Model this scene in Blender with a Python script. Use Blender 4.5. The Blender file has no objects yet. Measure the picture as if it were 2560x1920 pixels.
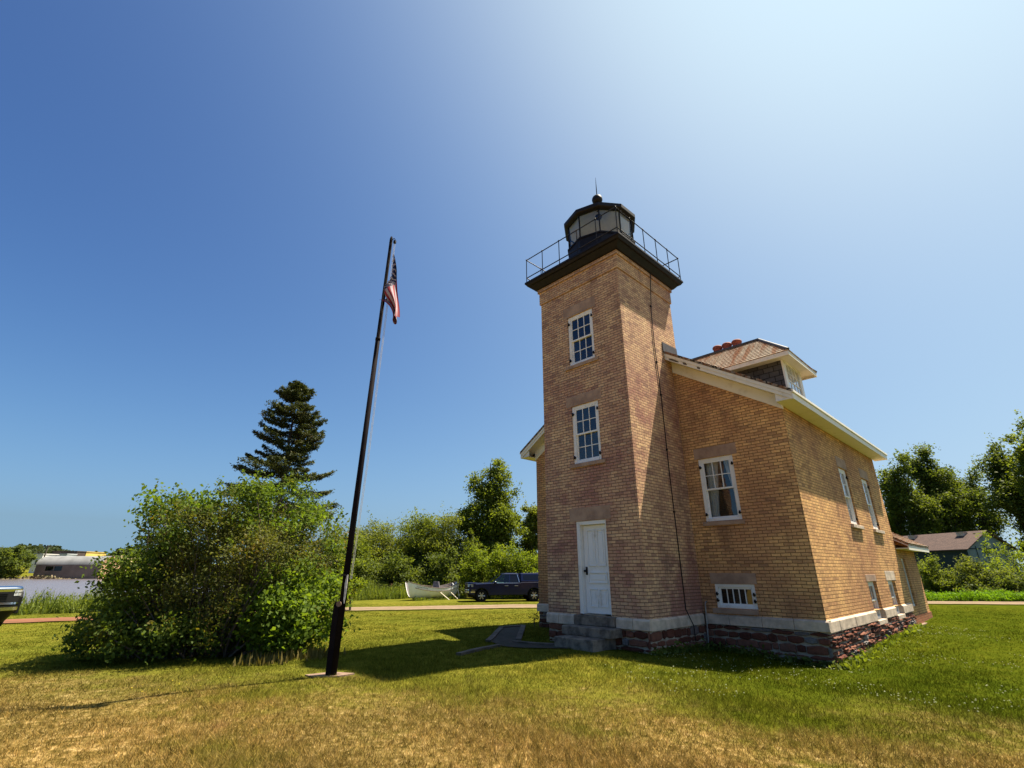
import bpy, bmesh, math, random
import numpy as np
from mathutils import Vector, Matrix
R = math.radians
rng = np.random.default_rng(7)
random.seed(7)
SC = bpy.context.scene
COL = SC.collection

# ------------------------------------------------------------------ camera, sky, sun, exposure
cam_d = bpy.data.cameras.new("camera")
cam = bpy.data.objects.new("camera", cam_d); COL.objects.link(cam)
cam_d.sensor_width = 36.0
cam_d.lens = 17.201
cam_d.clip_end = 5000
cam.location = (0, 0, 1.62)
cam.rotation_euler = (R(90 + 20.97), 0, 0)
SC.camera = cam

SUN_AZ, SUN_EL = R(21.8), R(63.0)          # azimuth measured from world +X towards +Y
sun_dir = Vector((math.cos(SUN_AZ) * math.cos(SUN_EL), math.sin(SUN_AZ) * math.cos(SUN_EL), math.sin(SUN_EL)))
SKY_GAIN = (4.5, 5.8, 6.7)
W = bpy.data.worlds.new("World"); SC.world = W; W.use_nodes = True
wt = W.node_tree
sky = wt.nodes.new("ShaderNodeTexSky"); sky.sky_type = 'NISHITA'; sky.sun_disc = False
sky.sun_elevation = SUN_EL; sky.sun_rotation = R(90) - SUN_AZ
sky.altitude = 0; sky.air_density = 0.7; sky.dust_density = 3.0; sky.ozone_density = 1.0
bg = wt.nodes["Background"]; bg.inputs["Strength"].default_value = 0.058
def _wv(op, a, b):
    n = wt.nodes.new("ShaderNodeVectorMath"); n.operation = op
    for k, v in ((0, a), (1, b)):
        if isinstance(v, tuple): n.inputs[k].default_value = v
        else: wt.links.new(v, n.inputs[k])
    return n.outputs[0]
_tc = wt.nodes.new("ShaderNodeTexCoord"); _sx = wt.nodes.new("ShaderNodeSeparateXYZ"); wt.links.new(_tc.outputs['Generated'], _sx.inputs[0])
_mz = wt.nodes.new("ShaderNodeMath"); _mz.operation = 'MAXIMUM'; _mz.inputs[1].default_value = 0.075; wt.links.new(_sx.outputs[2], _mz.inputs[0])
_cx = wt.nodes.new("ShaderNodeCombineXYZ"); wt.links.new(_sx.outputs[0], _cx.inputs[0]); wt.links.new(_sx.outputs[1], _cx.inputs[1]); wt.links.new(_mz.outputs[0], _cx.inputs[2])
_nv = wt.nodes.new("ShaderNodeVectorMath"); _nv.operation = 'NORMALIZE'; wt.links.new(_cx.outputs[0], _nv.inputs[0]); wt.links.new(_nv.outputs[0], sky.inputs[0])   # the dim band right at the horizon stays hidden
# film-like response of the bare sky: deeper blue away from the sun, no burnt-out glare beside it
_u = _wv('MULTIPLY', sky.outputs[0], (1 / 3, 1 / 3, 1 / 3))
_g = wt.nodes.new("ShaderNodeGamma"); wt.links.new(_u, _g.inputs[0]); _g.inputs[1].default_value = 2.0
_w = _wv('DIVIDE', _g.outputs[0], _wv('ADD', _wv('MULTIPLY', _g.outputs[0], (1.0, 1.0, 1.0)), (1.0, 1.0, 1.0)))
wt.links.new(_wv('MULTIPLY', _w, SKY_GAIN), bg.inputs[0])
sl = bpy.data.lights.new("sun", 'SUN'); sl.energy = 5.0; sl.angle = R(0.55); sl.color = (1.0, 0.885, 0.70)
so = bpy.data.objects.new("sun", sl); COL.objects.link(so)
so.rotation_euler = (-sun_dir).to_track_quat('-Z', 'Y').to_euler(); so.location = (30, 20, 60)
SC.view_settings.view_transform = 'Standard'; SC.view_settings.look = 'None'
SC.view_settings.exposure = 1.5; SC.view_settings.gamma = 1.0

# ------------------------------------------------------------------ materials
def _nt(name):
    m = bpy.data.materials.new(name); m.use_nodes = True
    nt = m.node_tree; nt.nodes.clear()
    out = nt.nodes.new("ShaderNodeOutputMaterial")
    return m, nt, out
def N(nt, typ, **kw):
    n = nt.nodes.new(typ)
    for k, v in kw.items():
        if k in n.inputs.keys() if hasattr(n.inputs, 'keys') else False: n.inputs[k].default_value = v
        else: setattr(n, k, v)
    return n
def L(nt, a, b): nt.links.new(a, b)
def rgb(c): return (c[0], c[1], c[2], 1.0)
def mix(nt, fac, a, b, mode='MIX'):
    n = nt.nodes.new("ShaderNodeMix"); n.data_type = 'RGBA'; n.blend_type = mode
    for i, v in ((0, fac), (6, a), (7, b)):
        if isinstance(v, (int, float)): n.inputs[i].default_value = v
        elif isinstance(v, tuple): n.inputs[i].default_value = rgb(v)
        else: nt.links.new(v, n.inputs[i])
    return n.outputs[2]
def math_n(nt, op, a, b=0.0, clamp=False):
    n = nt.nodes.new("ShaderNodeMath"); n.operation = op; n.use_clamp = clamp
    for i, v in ((0, a), (1, b)):
        if isinstance(v, (int, float)): n.inputs[i].default_value = v
        else: nt.links.new(v, n.inputs[i])
    return n.outputs[0]
def ramp(nt, fac, stops):
    n = nt.nodes.new("ShaderNodeValToRGB"); e = n.color_ramp.elements
    e[0].position, e[0].color = stops[0][0], rgb(stops[0][1])
    e[1].position, e[1].color = stops[-1][0], rgb(stops[-1][1])
    for p, c in stops[1:-1]:
        x = e.new(p); x.color = rgb(c)
    nt.links.new(fac, n.inputs[0]); return n.outputs[0]
def noise(nt, vec, scale, detail=4, rough=0.55, out=0):
    n = nt.nodes.new("ShaderNodeTexNoise"); n.inputs['Scale'].default_value = scale
    n.inputs['Detail'].default_value = detail; n.inputs['Roughness'].default_value = rough
    if vec is not None: nt.links.new(vec, n.inputs['Vector'])
    return n.outputs[out]
def smooth(nt, v, a, b):
    n = nt.nodes.new("ShaderNodeMapRange"); n.interpolation_type = 'SMOOTHSTEP'
    n.inputs[1].default_value = a; n.inputs[2].default_value = b
    nt.links.new(v, n.inputs[0]); return n.outputs[0]
def bump(nt, h, strength, dist):
    n = nt.nodes.new("ShaderNodeBump"); n.inputs['Strength'].default_value = strength
    n.inputs['Distance'].default_value = dist; nt.links.new(h, n.inputs['Height']); return n.outputs[0]
def princ(nt, out, color, rough=0.7, metal=0.0, spec=0.3, normal=None, **kw):
    p = nt.nodes.new("ShaderNodeBsdfPrincipled")
    if isinstance(color, tuple): p.inputs['Base Color'].default_value = rgb(color)
    else: nt.links.new(color, p.inputs['Base Color'])
    if isinstance(rough, (int, float)): p.inputs['Roughness'].default_value = rough
    else: nt.links.new(rough, p.inputs['Roughness'])
    p.inputs['Metallic'].default_value = metal
    p.inputs['Specular IOR Level'].default_value = spec
    for k, v in kw.items(): p.inputs[k].default_value = v
    if normal is not None: nt.links.new(normal, p.inputs['Normal'])
    nt.links.new(p.outputs[0], out.inputs[0]); return p
def objco(nt): return nt.nodes.new("ShaderNodeTexCoord").outputs['Object']
def posco(nt): return nt.nodes.new("ShaderNodeNewGeometry").outputs['Position']
def uvco(nt): return nt.nodes.new("ShaderNodeTexCoord").outputs['UV']

def plain(name, c, c2=None, scale=6, rough=0.6, metal=0.0, spec=0.3, bmp=0.0, bscale=30, bdist=0.01, rough2=None, **kw):
    m, nt, out = _nt(name); co = objco(nt)
    col = c
    f = noise(nt, co, scale, 6, 0.6)
    if c2 is None: c2 = tuple(v * 0.72 for v in c)
    col = mix(nt, smooth(nt, f, 0.35, 0.68), c, c2)
    nm = bump(nt, noise(nt, co, bscale, 5, 0.6), bmp, bdist) if bmp else None
    princ(nt, out, col, rough, metal, spec, nm, **kw); return m

def brick_mat(name, buff, red, dark, mortar, redness=0.5, bmp=1.0, zmix=None):
    m, nt, out = _nt(name); uv = uvco(nt); co = objco(nt)
    wob = noise(nt, co, 4.5, 4, 0.65, out=1)               # wavering courses and ragged arrises
    off = nt.nodes.new("ShaderNodeVectorMath"); off.operation = 'MULTIPLY_ADD'
    L(nt, wob, off.inputs[0]); off.inputs[1].default_value = (0.040, 0.030, 0); L(nt, uv, off.inputs[2])
    def bricks(vec, ms):
        b = nt.nodes.new("ShaderNodeTexBrick"); L(nt, vec, b.inputs['Vector'])
        b.inputs['Scale'].default_value = 1.0; b.inputs['Brick Width'].default_value = 0.205
        b.inputs['Row Height'].default_value = 0.0715; b.inputs['Mortar Size'].default_value = ms
        b.inputs['Mortar Smooth'].default_value = 0.5; b.inputs['Bias'].default_value = 0.0
        b.inputs['Color1'].default_value = (0, 0, 0, 1); b.inputs['Color2'].default_value = (1, 1, 1, 1)
        b.inputs['Mortar'].default_value = (0.5, 0.5, 0.5, 1); return b
    b = bricks(off.outputs[0], 0.0085)
    per = nt.nodes.new("ShaderNodeSeparateColor"); L(nt, b.outputs['Color'], per.inputs[0])
    pv = per.outputs[0]
    big = smooth(nt, noise(nt, co, 0.55, 6, 0.66), 0.40, 0.60)
    blotch = smooth(nt, noise(nt, co, 1.5, 6, 0.7), 0.40, 0.66)
    fine = smooth(nt, noise(nt, co, 7, 5, 0.7), 0.30, 0.72)
    if zmix:
        sp = nt.nodes.new("ShaderNodeSeparateXYZ"); L(nt, co, sp.inputs[0])
        hi = smooth(nt, math_n(nt, 'ADD', sp.outputs[2], math_n(nt, 'MULTIPLY', noise(nt, co, 0.9, 4), 2.4)), zmix[0], zmix[1])
        big = math_n(nt, 'MULTIPLY', big, math_n(nt, 'SUBTRACT', 1.0, math_n(nt, 'MULTIPLY', hi, 0.75)))
    c1 = mix(nt, pv, tuple(min(1, 1.08 * a) for a in buff), tuple(0.66 * a + 0.34 * d for a, d in zip(buff, red)))
    f = math_n(nt, 'ADD', math_n(nt, 'MULTIPLY', big, 0.85), math_n(nt, 'MULTIPLY', blotch, 0.50))
    f = math_n(nt, 'MULTIPLY', math_n(nt, 'ADD', math_n(nt, 'MULTIPLY', f, 0.8), math_n(nt, 'MULTIPLY', pv, 0.22)), redness, True)
    c2 = mix(nt, f, c1, red)
    c3 = mix(nt, math_n(nt, 'MULTIPLY', smooth(nt, pv, 0.88, 0.97), 0.42), c2, dark)
    sm_ = nt.nodes.new("ShaderNodeMapping"); L(nt, co, sm_.inputs[0]); sm_.inputs['Scale'].default_value = (1.3, 1.3, 0.34)
    soot = smooth(nt, math_n(nt, 'ADD', math_n(nt, 'MULTIPLY', noise(nt, sm_.outputs[0], 1.3, 7, 0.75), 0.6), math_n(nt, 'MULTIPLY', noise(nt, co, 1.6, 6, 0.7), 0.4)), 0.49, 0.70)
    c4 = mix(nt, math_n(nt, 'MULTIPLY', soot, 0.85), c3, dark)
    c4 = mix(nt, math_n(nt, 'MULTIPLY', fine, 0.38), c4, mix(nt, 0.55, c4, dark))
    grain = noise(nt, co, 70, 4, 0.75)
    c5 = mix(nt, 0.45, c4, ramp(nt, grain, [(0.28, (0.35, 0.35, 0.35)), (0.68, (1.1, 1.1, 1.1))]), 'MULTIPLY')
    c6 = mix(nt, math_n(nt, 'MULTIPLY', b.outputs['Fac'], 0.92), c5, mortar)  # mortar kept dark to carry the shadow lines of the recessed joints
    h = math_n(nt, 'SUBTRACT', math_n(nt, 'ADD', math_n(nt, 'MULTIPLY', noise(nt, co, 20, 5, 0.7), 0.6), math_n(nt, 'MULTIPLY', pv, 0.3)), math_n(nt, 'MULTIPLY', b.outputs['Fac'], 1.0))
    princ(nt, out, c6, 0.9, 0, 0.12, bump(nt, h, bmp, 0.014)); return m

def rows_mat(name, c1, c2, mortar, bw, rh, ms=0.008, stain=None, rough=0.85, bmp=0.7):
    m, nt, out = _nt(name); uv = uvco(nt); co = objco(nt)
    b = nt.nodes.new("ShaderNodeTexBrick"); L(nt, uv, b.inputs['Vector'])
    b.inputs['Scale'].default_value = 1.0; b.inputs['Brick Width'].default_value = bw
    b.inputs['Row Height'].default_value = rh; b.inputs['Mortar Size'].default_value = ms
    b.inputs['Mortar Smooth'].default_value = 0.2
    b.inputs['Color1'].default_value = rgb(c1); b.inputs['Color2'].default_value = rgb(c2); b.inputs['Mortar'].default_value = rgb(mortar)
    col = mix(nt, 0.5, b.outputs['Color'], ramp(nt, noise(nt, co, 9, 5, 0.7), [(0.3, (0.45, 0.45, 0.45)), (0.75, (1.15, 1.15, 1.15))]), 'MULTIPLY')
    if stain:
        st = nt.nodes.new("ShaderNodeMapping"); L(nt, uv, st.inputs[0]); st.inputs['Scale'].default_value = (4.0, 0.6, 1)
        col = mix(nt, smooth(nt, noise(nt, st.outputs[0], 1.6, 5, 0.7), 0.47, 0.62), col, stain)
    h = math_n(nt, 'SUBTRACT', noise(nt, co, 30, 3), b.outputs['Fac'])
    princ(nt, out, col, rough, 0, 0.2, bump(nt, h, bmp, 0.015)); return m

def leaf_mat(name, dark, light, trans=0.45, dead=None, hue=0.5, tcol=None):
    m, nt, out = _nt(name)
    g = nt.nodes.new("ShaderNodeNewGeometry")
    pos = g.outputs['Position']; rnd = g.outputs['Random Per Island']
    patch = smooth(nt, noise(nt, pos, 0.9 * hue, 3, 0.6), 0.35, 0.65)
    f = math_n(nt, 'ADD', math_n(nt, 'MULTIPLY', rnd, 0.6), math_n(nt, 'MULTIPLY', patch, 0.4))
    col = mix(nt, f, dark, light)
    if dead:
        dm = math_n(nt, 'MULTIPLY', smooth(nt, noise(nt, pos, 0.75, 3), 0.52, 0.66), smooth(nt, rnd, 0.35, 0.6))
        col = mix(nt, math_n(nt, 'MULTIPLY', dm, 0.8), col, dead)
    d = nt.nodes.new("ShaderNodeBsdfPrincipled"); L(nt, col, d.inputs['Base Color'])
    d.inputs['Roughness'].default_value = 0.6; d.inputs['Specular IOR Level'].default_value = 0.12
    t = nt.nodes.new("ShaderNodeBsdfTranslucent")
    tc = mix(nt, 1.0, col, tcol or (1.5, 1.45, 0.5), 'MULTIPLY')
    L(nt, tc, t.inputs[0])
    ms = nt.nodes.new("ShaderNodeMixShader"); ms.inputs[0].default_value = trans
    L(nt, d.outputs[0], ms.inputs[1]); L(nt, t.outputs[0], ms.inputs[2]); L(nt, ms.outputs[0], out.inputs[0])
    return m

def ground_color(nt, pos):
    """grass colours over the lawn: straw in the dry foreground, greener further off and to the right"""
    sep = nt.nodes.new("ShaderNodeSeparateXYZ"); L(nt, pos, sep.inputs[0])
    x, y = sep.outputs[0], sep.outputs[1]
    n1 = noise(nt, pos, 0.45, 5, 0.6); n2 = noise(nt, pos, 2.6, 5, 0.65); n3 = noise(nt, pos, 11, 4, 0.7); n4 = noise(nt, pos, 0.16, 4, 0.55)
    # distance from the edge of the parched area (a line falling to the right)
    e = math_n(nt, 'ADD', y, math_n(nt, 'MULTIPLY', x, 0.28))
    e = math_n(nt, 'ADD', e, math_n(nt, 'MULTIPLY', math_n(nt, 'SUBTRACT', n1, 0.5), 5.5))
    e = math_n(nt, 'ADD', e, math_n(nt, 'MULTIPLY', math_n(nt, 'SUBTRACT', n2, 0.5), 3.6))
    dry = math_n(nt, 'SUBTRACT', 1.0, smooth(nt, e, 5.6, 9.0))
    mid_ = math_n(nt, 'ADD', math_n(nt, 'MULTIPLY', n3, 0.55), math_n(nt, 'MULTIPLY', noise(nt, pos, 6.0, 5, 0.75), 0.45))
    straw = ramp(nt, mid_, [(0.35, (0.11, 0.09, 0.024)), (0.46, (0.36, 0.250, 0.080)), (0.54, (0.58, 0.40, 0.155)), (0.63, (0.95, 0.68, 0.330))])
    green = ramp(nt, n2, [(0.25, (0.130, 0.155, 0.020)), (0.5, (0.270, 0.272, 0.040)), (0.78, (0.46, 0.42, 0.080))])
    lush = ramp(nt, n2, [(0.25, (0.085, 0.122, 0.010)), (0.55, (0.145, 0.176, 0.015)), (0.8, (0.235, 0.235, 0.028))])
    rx = math_n(nt, 'ADD', x, math_n(nt, 'MULTIPLY', math_n(nt, 'SUBTRACT', n1, 0.5), 9.0))
    g = mix(nt, smooth(nt, rx, 0.6, 5.0), green, lush)
    tuft = smooth(nt, n1, 0.54, 0.66)
    d2 = mix(nt, math_n(nt, 'MULTIPLY', tuft, 0.65), straw, green)
    bare = math_n(nt, 'MULTIPLY', smooth(nt, noise(nt, pos, 1.3, 3, 0.5), 0.66, 0.74), 0.7)
    d2 = mix(nt, bare, d2, (0.42, 0.24, 0.13))
    c = mix(nt, dry, g, d2)
    mott = ramp(nt, noise(nt, pos, 5.5, 5, 0.7), [(0.3, (0.62, 0.66, 0.55)), (0.7, (1.12, 1.1, 1.05))])
    c = mix(nt, 0.75, c, mott, 'MULTIPLY')
    c = mix(nt, 0.8, c, ramp(nt, n4, [(0.35, (0.72, 0.80, 0.70)), (0.66, (1.2, 1.12, 1.05))]), 'MULTIPLY')
    c = mix(nt, 1.0, c, (0.46, 0.46, 0.46), 'MULTIPLY')
    return c, n3
def make_ground():
    m, nt, out = _nt("lawn_grass"); pos = posco(nt)
    c, n3 = ground_color(nt, pos)
    sep = nt.nodes.new("ShaderNodeSeparateXYZ"); L(nt, pos, sep.inputs[0])
    low = smooth(nt, sep.outputs[2], -0.55, -0.75)
    c = mix(nt, low, c, (0.10, 0.075, 0.05))
    h = math_n(nt, 'ADD', math_n(nt, 'MULTIPLY', n3, 0.7), math_n(nt, 'MULTIPLY', noise(nt, pos, 45, 3, 0.7), 0.5))
    princ(nt, out, c, 1.0, 0, 0.0, bump(nt, h, 0.9, 0.045)); return m
def make_blade():
    m, nt, out = _nt("grass_blade"); g = nt.nodes.new("ShaderNodeNewGeometry")
    c, _ = ground_color(nt, g.outputs['Position'])
    v = ramp(nt, g.outputs['Random Per Island'], [(0.0, (0.62, 0.62, 0.55)), (0.55, (1.05, 1.05, 1.0)), (0.86, (1.55, 1.4, 1.15)), (1.0, (1.9, 1.75, 1.5))])
    c = mix(nt, 1.0, c, v, 'MULTIPLY')
    d = nt.nodes.new("ShaderNodeBsdfDiffuse"); L(nt, c, d.inputs[0])
    t = nt.nodes.new("ShaderNodeBsdfTranslucent"); L(nt, c, t.inputs[0])
    ms = nt.nodes.new("ShaderNodeMixShader"); ms.inputs[0].default_value = 0.35
    L(nt, d.outputs[0], ms.inputs[1]); L(nt, t.outputs[0], ms.inputs[2]); L(nt, ms.outputs[0], out.inputs[0]); return m

def glass_mat(name, tint=(0.9, 0.94, 0.95), refl=1.0, rough=0.0):
    m, nt, out = _nt(name)
    fr = nt.nodes.new("ShaderNodeFresnel"); fr.inputs[0].default_value = 1.5
    f = math_n(nt, 'MULTIPLY', fr.outputs[0], 1.8 * refl, True)
    tr = nt.nodes.new("ShaderNodeBsdfTransparent"); tr.inputs[0].default_value = rgb(tint)
    gl = nt.nodes.new("ShaderNodeBsdfGlossy"); gl.inputs[0].default_value = (0.95, 0.97, 1, 1); gl.inputs[1].default_value = rough
    nm = bump(nt, noise(nt, objco(nt), 2.2, 2), 0.12, 0.05); L(nt, nm, gl.inputs['Normal'])
    ms = nt.nodes.new("ShaderNodeMixShader"); L(nt, f, ms.inputs[0]); L(nt, tr.outputs[0], ms.inputs[1]); L(nt, gl.outputs[0], ms.inputs[2])
    L(nt, ms.outputs[0], out.inputs[0]); return m

MT = {}
MT['brick_tower'] = brick_mat("tower_brick", (0.84, 0.570, 0.310), (0.43, 0.210, 0.160), (0.20, 0.120, 0.098), (0.18, 0.108, 0.070), 1.0, zmix=(6.4, 8.6))
MT['brick_house'] = brick_mat("house_brick", (0.92, 0.545, 0.215), (0.50, 0.240, 0.125), (0.23, 0.128, 0.076), (0.20, 0.112, 0.052), 0.78)
MT['brick_red'] = brick_mat("red_brick", (0.40, 0.17, 0.08), (0.32, 0.10, 0.05), (0.14, 0.06, 0.04), (0.2, 0.13, 0.08), 0.6)
MT['stone_trim'] = plain("brownstone_trim", (0.40, 0.270, 0.190), (0.27, 0.175, 0.125), 3, 0.9, bmp=0.4, bscale=40)
MT['lime'] = plain("limestone", (0.62, 0.50, 0.385), (0.40, 0.32, 0.25), 4, 0.88, bmp=0.5, bscale=18, bdist=0.02)
MT['lime_old'] = plain("weathered_step_stone", (0.24, 0.19, 0.145), (0.085, 0.068, 0.054), 5, 0.92, bmp=0.6, bscale=20, bdist=0.02)
MT['mortar'] = plain("pale_mortar", (0.42, 0.34, 0.26), (0.25, 0.19, 0.14), 6, 0.95, bmp=0.6, bscale=30)
MT['red_stone'] = None
def redstone():
    m, nt, out = _nt("red_sandstone"); g = nt.nodes.new("ShaderNodeNewGeometry"); co = objco(nt)
    c = ramp(nt, g.outputs['Random Per Island'], [(0, (0.085, 0.030, 0.021)), (0.4, (0.15, 0.055, 0.036)), (0.72, (0.21, 0.092, 0.060)), (0.86, (0.16, 0.08, 0.058)), (0.94, (0.17, 0.16, 0.16)), (1, (0.25, 0.22, 0.2))])
    c = mix(nt, 0.6, c, ramp(nt, noise(nt, co, 14, 5, 0.7), [(0.25, (0.4, 0.4, 0.4)), (0.75, (1.3, 1.25, 1.2))]), 'MULTIPLY')
    princ(nt, out, c, 0.92, 0, 0.15, bump(nt, noise(nt, co, 16, 5, 0.7), 0.8, 0.03)); return m
MT['red_stone'] = redstone()
def white_paint(name, dirt=(0.42, 0.38, 0.30), amt=0.5, base=(0.76, 0.75, 0.72)):
    m, nt, out = _nt(name); co = objco(nt)
    f = math_n(nt, 'MULTIPLY', smooth(nt, noise(nt, co, 2.8, 6, 0.7), 0.50, 0.80), amt)
    c = mix(nt, f, base, dirt)
    chip = smooth(nt, noise(nt, co, 13, 5, 0.7), 0.70, 0.74)
    c = mix(nt, math_n(nt, 'MULTIPLY', chip, 0.6 * amt), c, (0.28, 0.22, 0.16))
    princ(nt, out, c, 0.55, 0, 0.3, bump(nt, noise(nt, co, 35, 3), 0.15, 0.01)); return m
MT['white'] = white_paint("white_paint", amt=0.75)
MT['door_white'] = white_paint("door_paint", amt=0.5, base=(0.78, 0.78, 0.77))
MT['cream'] = white_paint("cream_trim_paint", amt=0.55, base=(0.75, 0.71, 0.61), dirt=(0.42, 0.36, 0.26))
MT['iron'] = plain("black_painted_iron", (0.008, 0.006, 0.007), (0.014, 0.010, 0.010), 8, 0.5, spec=0.2)
MT['lantern_in'] = plain("grey_lantern_lining", (0.80, 0.77, 0.74), (0.7, 0.68, 0.66), 4, 0.8)
MT['glass'] = glass_mat("window_glass", (0.80, 0.86, 0.88))
MT['lglass'] = glass_mat("lantern_glass", (0.90, 0.93, 0.93), 0.6)
MT['shingle'] = rows_mat("cedar_shingles", (0.38, 0.32, 0.25), (0.27, 0.22, 0.165), (0.045, 0.036, 0.028), 0.16, 0.115, 0.020, stain=(0.26, 0.12, 0.055), bmp=1.0)
MT['shingle2'] = rows_mat("grey_shingles", (0.34, 0.27, 0.20), (0.26, 0.205, 0.155), (0.07, 0.055, 0.045), 0.20, 0.12, 0.020, bmp=1.0)
def sunlit_weathered_shingle():
    m, nt, out = _nt("sunlit_weathered_cedar"); uv = uvco(nt); co = objco(nt)
    mp = nt.nodes.new("ShaderNodeMapping"); L(nt, uv, mp.inputs[0]); mp.inputs['Scale'].default_value = (7.0, 1.2, 1)
    f = noise(nt, mp.outputs[0], 1.6, 5, 0.7)
    c = ramp(nt, f, [(0.30, (0.20, 0.155, 0.115)), (0.48, (0.40, 0.33, 0.255)), (0.70, (0.60, 0.52, 0.42))])  # weathered shingle tone lightened, with the sunlit look put into the colour
    m2 = nt.nodes.new("ShaderNodeMapping"); L(nt, uv, m2.inputs[0]); m2.inputs['Scale'].default_value = (3.0, 0.5, 1)
    c = mix(nt, math_n(nt, 'MULTIPLY', smooth(nt, noise(nt, m2.outputs[0], 1.2, 5, 0.7), 0.46, 0.58), 0.9), c, (0.27, 0.105, 0.045))
    princ(nt, out, c, 0.85, 0, 0.2, bump(nt, f, 0.5, 0.01)); return m
MT['cedar'] = sunlit_weathered_shingle()
MT['slate'] = rows_mat("slate_shingles", (0.105, 0.10, 0.105), (0.070, 0.066, 0.070), (0.02, 0.02, 0.02), 0.27, 0.155, 0.01, bmp=0.8)
MT['zinc'] = plain("dark_ridge_metal", (0.07, 0.072, 0.08), (0.045, 0.045, 0.05), 5, 0.45, 0.4)
MT['lead'] = plain("lead_flashing", (0.06, 0.054, 0.058), (0.04, 0.037, 0.04), 5, 0.6, 0.2)
MT['terracotta'] = plain("terracotta", (0.26, 0.070, 0.042), (0.17, 0.045, 0.03), 7, 0.75, bmp=0.2)
MT['curtain'] = plain("curtain_cloth", (0.70, 0.70, 0.68), (0.55, 0.55, 0.53), 10, 0.9)
MT['dark_in'] = plain("dim_interior", (0.05, 0.045, 0.04), (0.03, 0.03, 0.03), 2, 0.9)
MT['galv'] = plain("galvanised_pipe", (0.45, 0.44, 0.42), (0.30, 0.28, 0.26), 6, 0.5, 0.6)
MT['pole_paint'] = plain("black_pole_paint", (0.008, 0.006, 0.008), (0.013, 0.010, 0.011), 4, 0.75, spec=0.03)
MT['concrete'] = plain("pale_concrete", (0.24, 0.165, 0.12), (0.15, 0.095, 0.07), 3, 0.95, bmp=0.4)
MT['rope'] = plain("white_rope", (0.62, 0.60, 0.55), (0.45, 0.43, 0.40), 20, 0.8)
MT['asph'] = plain("old_path_gravel", (0.050, 0.036, 0.029), (0.028, 0.026, 0.012), 5.0, 0.95, bmp=0.8, bscale=45)
MT['edging'] = plain("stone_edging", (0.13, 0.098, 0.078), (0.06, 0.048, 0.036), 5, 0.95, bmp=0.4)
MT['chrome'] = plain("chrome", (0.75, 0.75, 0.76), (0.62, 0.62, 0.63), 3, 0.14, 1.0)
MT['navy'] = plain("navy_car_paint", (0.003, 0.0075, 0.042), (0.0025, 0.006, 0.036), 2, 0.3, spec=0.25, **{'Coat Weight': 0.25, 'Coat Roughness': 0.06})
MT['blackplastic'] = plain("black_plastic", (0.006, 0.006, 0.007), (0.009, 0.009, 0.009), 6, 0.5, spec=0.2)
MT['tyre'] = plain("tyre_rubber", (0.008, 0.008, 0.009), (0.014, 0.013, 0.012), 8, 0.85, spec=0.1)
MT['alloy'] = plain("alloy_wheel", (0.55, 0.54, 0.55), (0.42, 0.41, 0.41), 6, 0.3, 0.9)
MT['tint'] = plain("dark_tinted_glass", (0.005, 0.005, 0.008), (0.004, 0.004, 0.006), 2, 0.04, spec=0.5)
MT['carglass'] = glass_mat("car_glass", (0.42, 0.62, 0.50), 0.8)
MT['lampglass'] = plain("headlamp_glass", (0.60, 0.61, 0.60), (0.32, 0.33, 0.33), 22, 0.12, 0.5, spec=0.6)
MT['boat'] = white_paint("boat_paint", amt=0.45, base=(0.78, 0.79, 0.77), dirt=(0.46, 0.46, 0.40))
MT['boat_in'] = plain("boat_inner_paint", (0.20, 0.185, 0.20), (0.13, 0.12, 0.135), 5, 0.8)
MT['rail_wood'] = plain("weathered_boat_wood", (0.16, 0.125, 0.10), (0.09, 0.07, 0.06), 9, 0.8)
MT['ink'] = plain("dark_lettering", (0.03, 0.03, 0.04), (0.05, 0.05, 0.06), 8, 0.6)
MT['pale_wood'] = plain("pale_prop_wood", (0.62, 0.56, 0.44), (0.46, 0.40, 0.30), 9, 0.8)
MT['bark'] = plain("grey_bark", (0.13, 0.105, 0.085), (0.07, 0.055, 0.045), 8, 0.95, bmp=0.6, bscale=20)
MT['bark_pale'] = plain("pale_bark", (0.34, 0.31, 0.27), (0.18, 0.16, 0.14), 5, 0.9, bmp=0.4, bscale=12)
MT['bark_dark'] = plain("dark_bark", (0.060, 0.046, 0.040), (0.035, 0.028, 0.025), 8, 0.95, bmp=0.6, bscale=20)
MT['teal'] = rows_mat("teal_boards", (0.036, 0.056, 0.055), (0.030, 0.047, 0.047), (0.02, 0.035, 0.037), 30, 0.14, 0.006, bmp=0.4, rough=0.7)
MT['teal_skylit'] = plain("skylit_teal_panel", (0.165, 0.215, 0.215), (0.125, 0.165, 0.165), 2, 0.7)  # paler than the boards: skylight on the gable is put into the colour
MT['asphalt_shingle'] = rows_mat("brown_asphalt_shingles", (0.110, 0.070, 0.058), (0.082, 0.053, 0.046), (0.05, 0.033, 0.03), 0.3, 0.14, 0.006, bmp=0.4)
MT['flag_red'] = plain("flag_red", (0.23, 0.010, 0.022), (0.18, 0.008, 0.018), 5, 0.8)
MT['flag_white_shaded'] = plain("flag_white_shaded", (0.34, 0.28, 0.31), (0.28, 0.235, 0.26), 5, 0.8)  # white greyed and tinted: shade of the backlit cloth is in the colour
MT['flag_blue'] = plain("flag_blue", (0.012, 0.013, 0.05), (0.010, 0.011, 0.04), 5, 0.8)
MT['clover'] = plain("clover_white", (0.26, 0.27, 0.15), (0.19, 0.21, 0.11), 9, 0.9)
MT['yellow'] = plain("yellow_petal", (0.40, 0.32, 0.02), (0.34, 0.26, 0.02), 9, 0.9)

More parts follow.
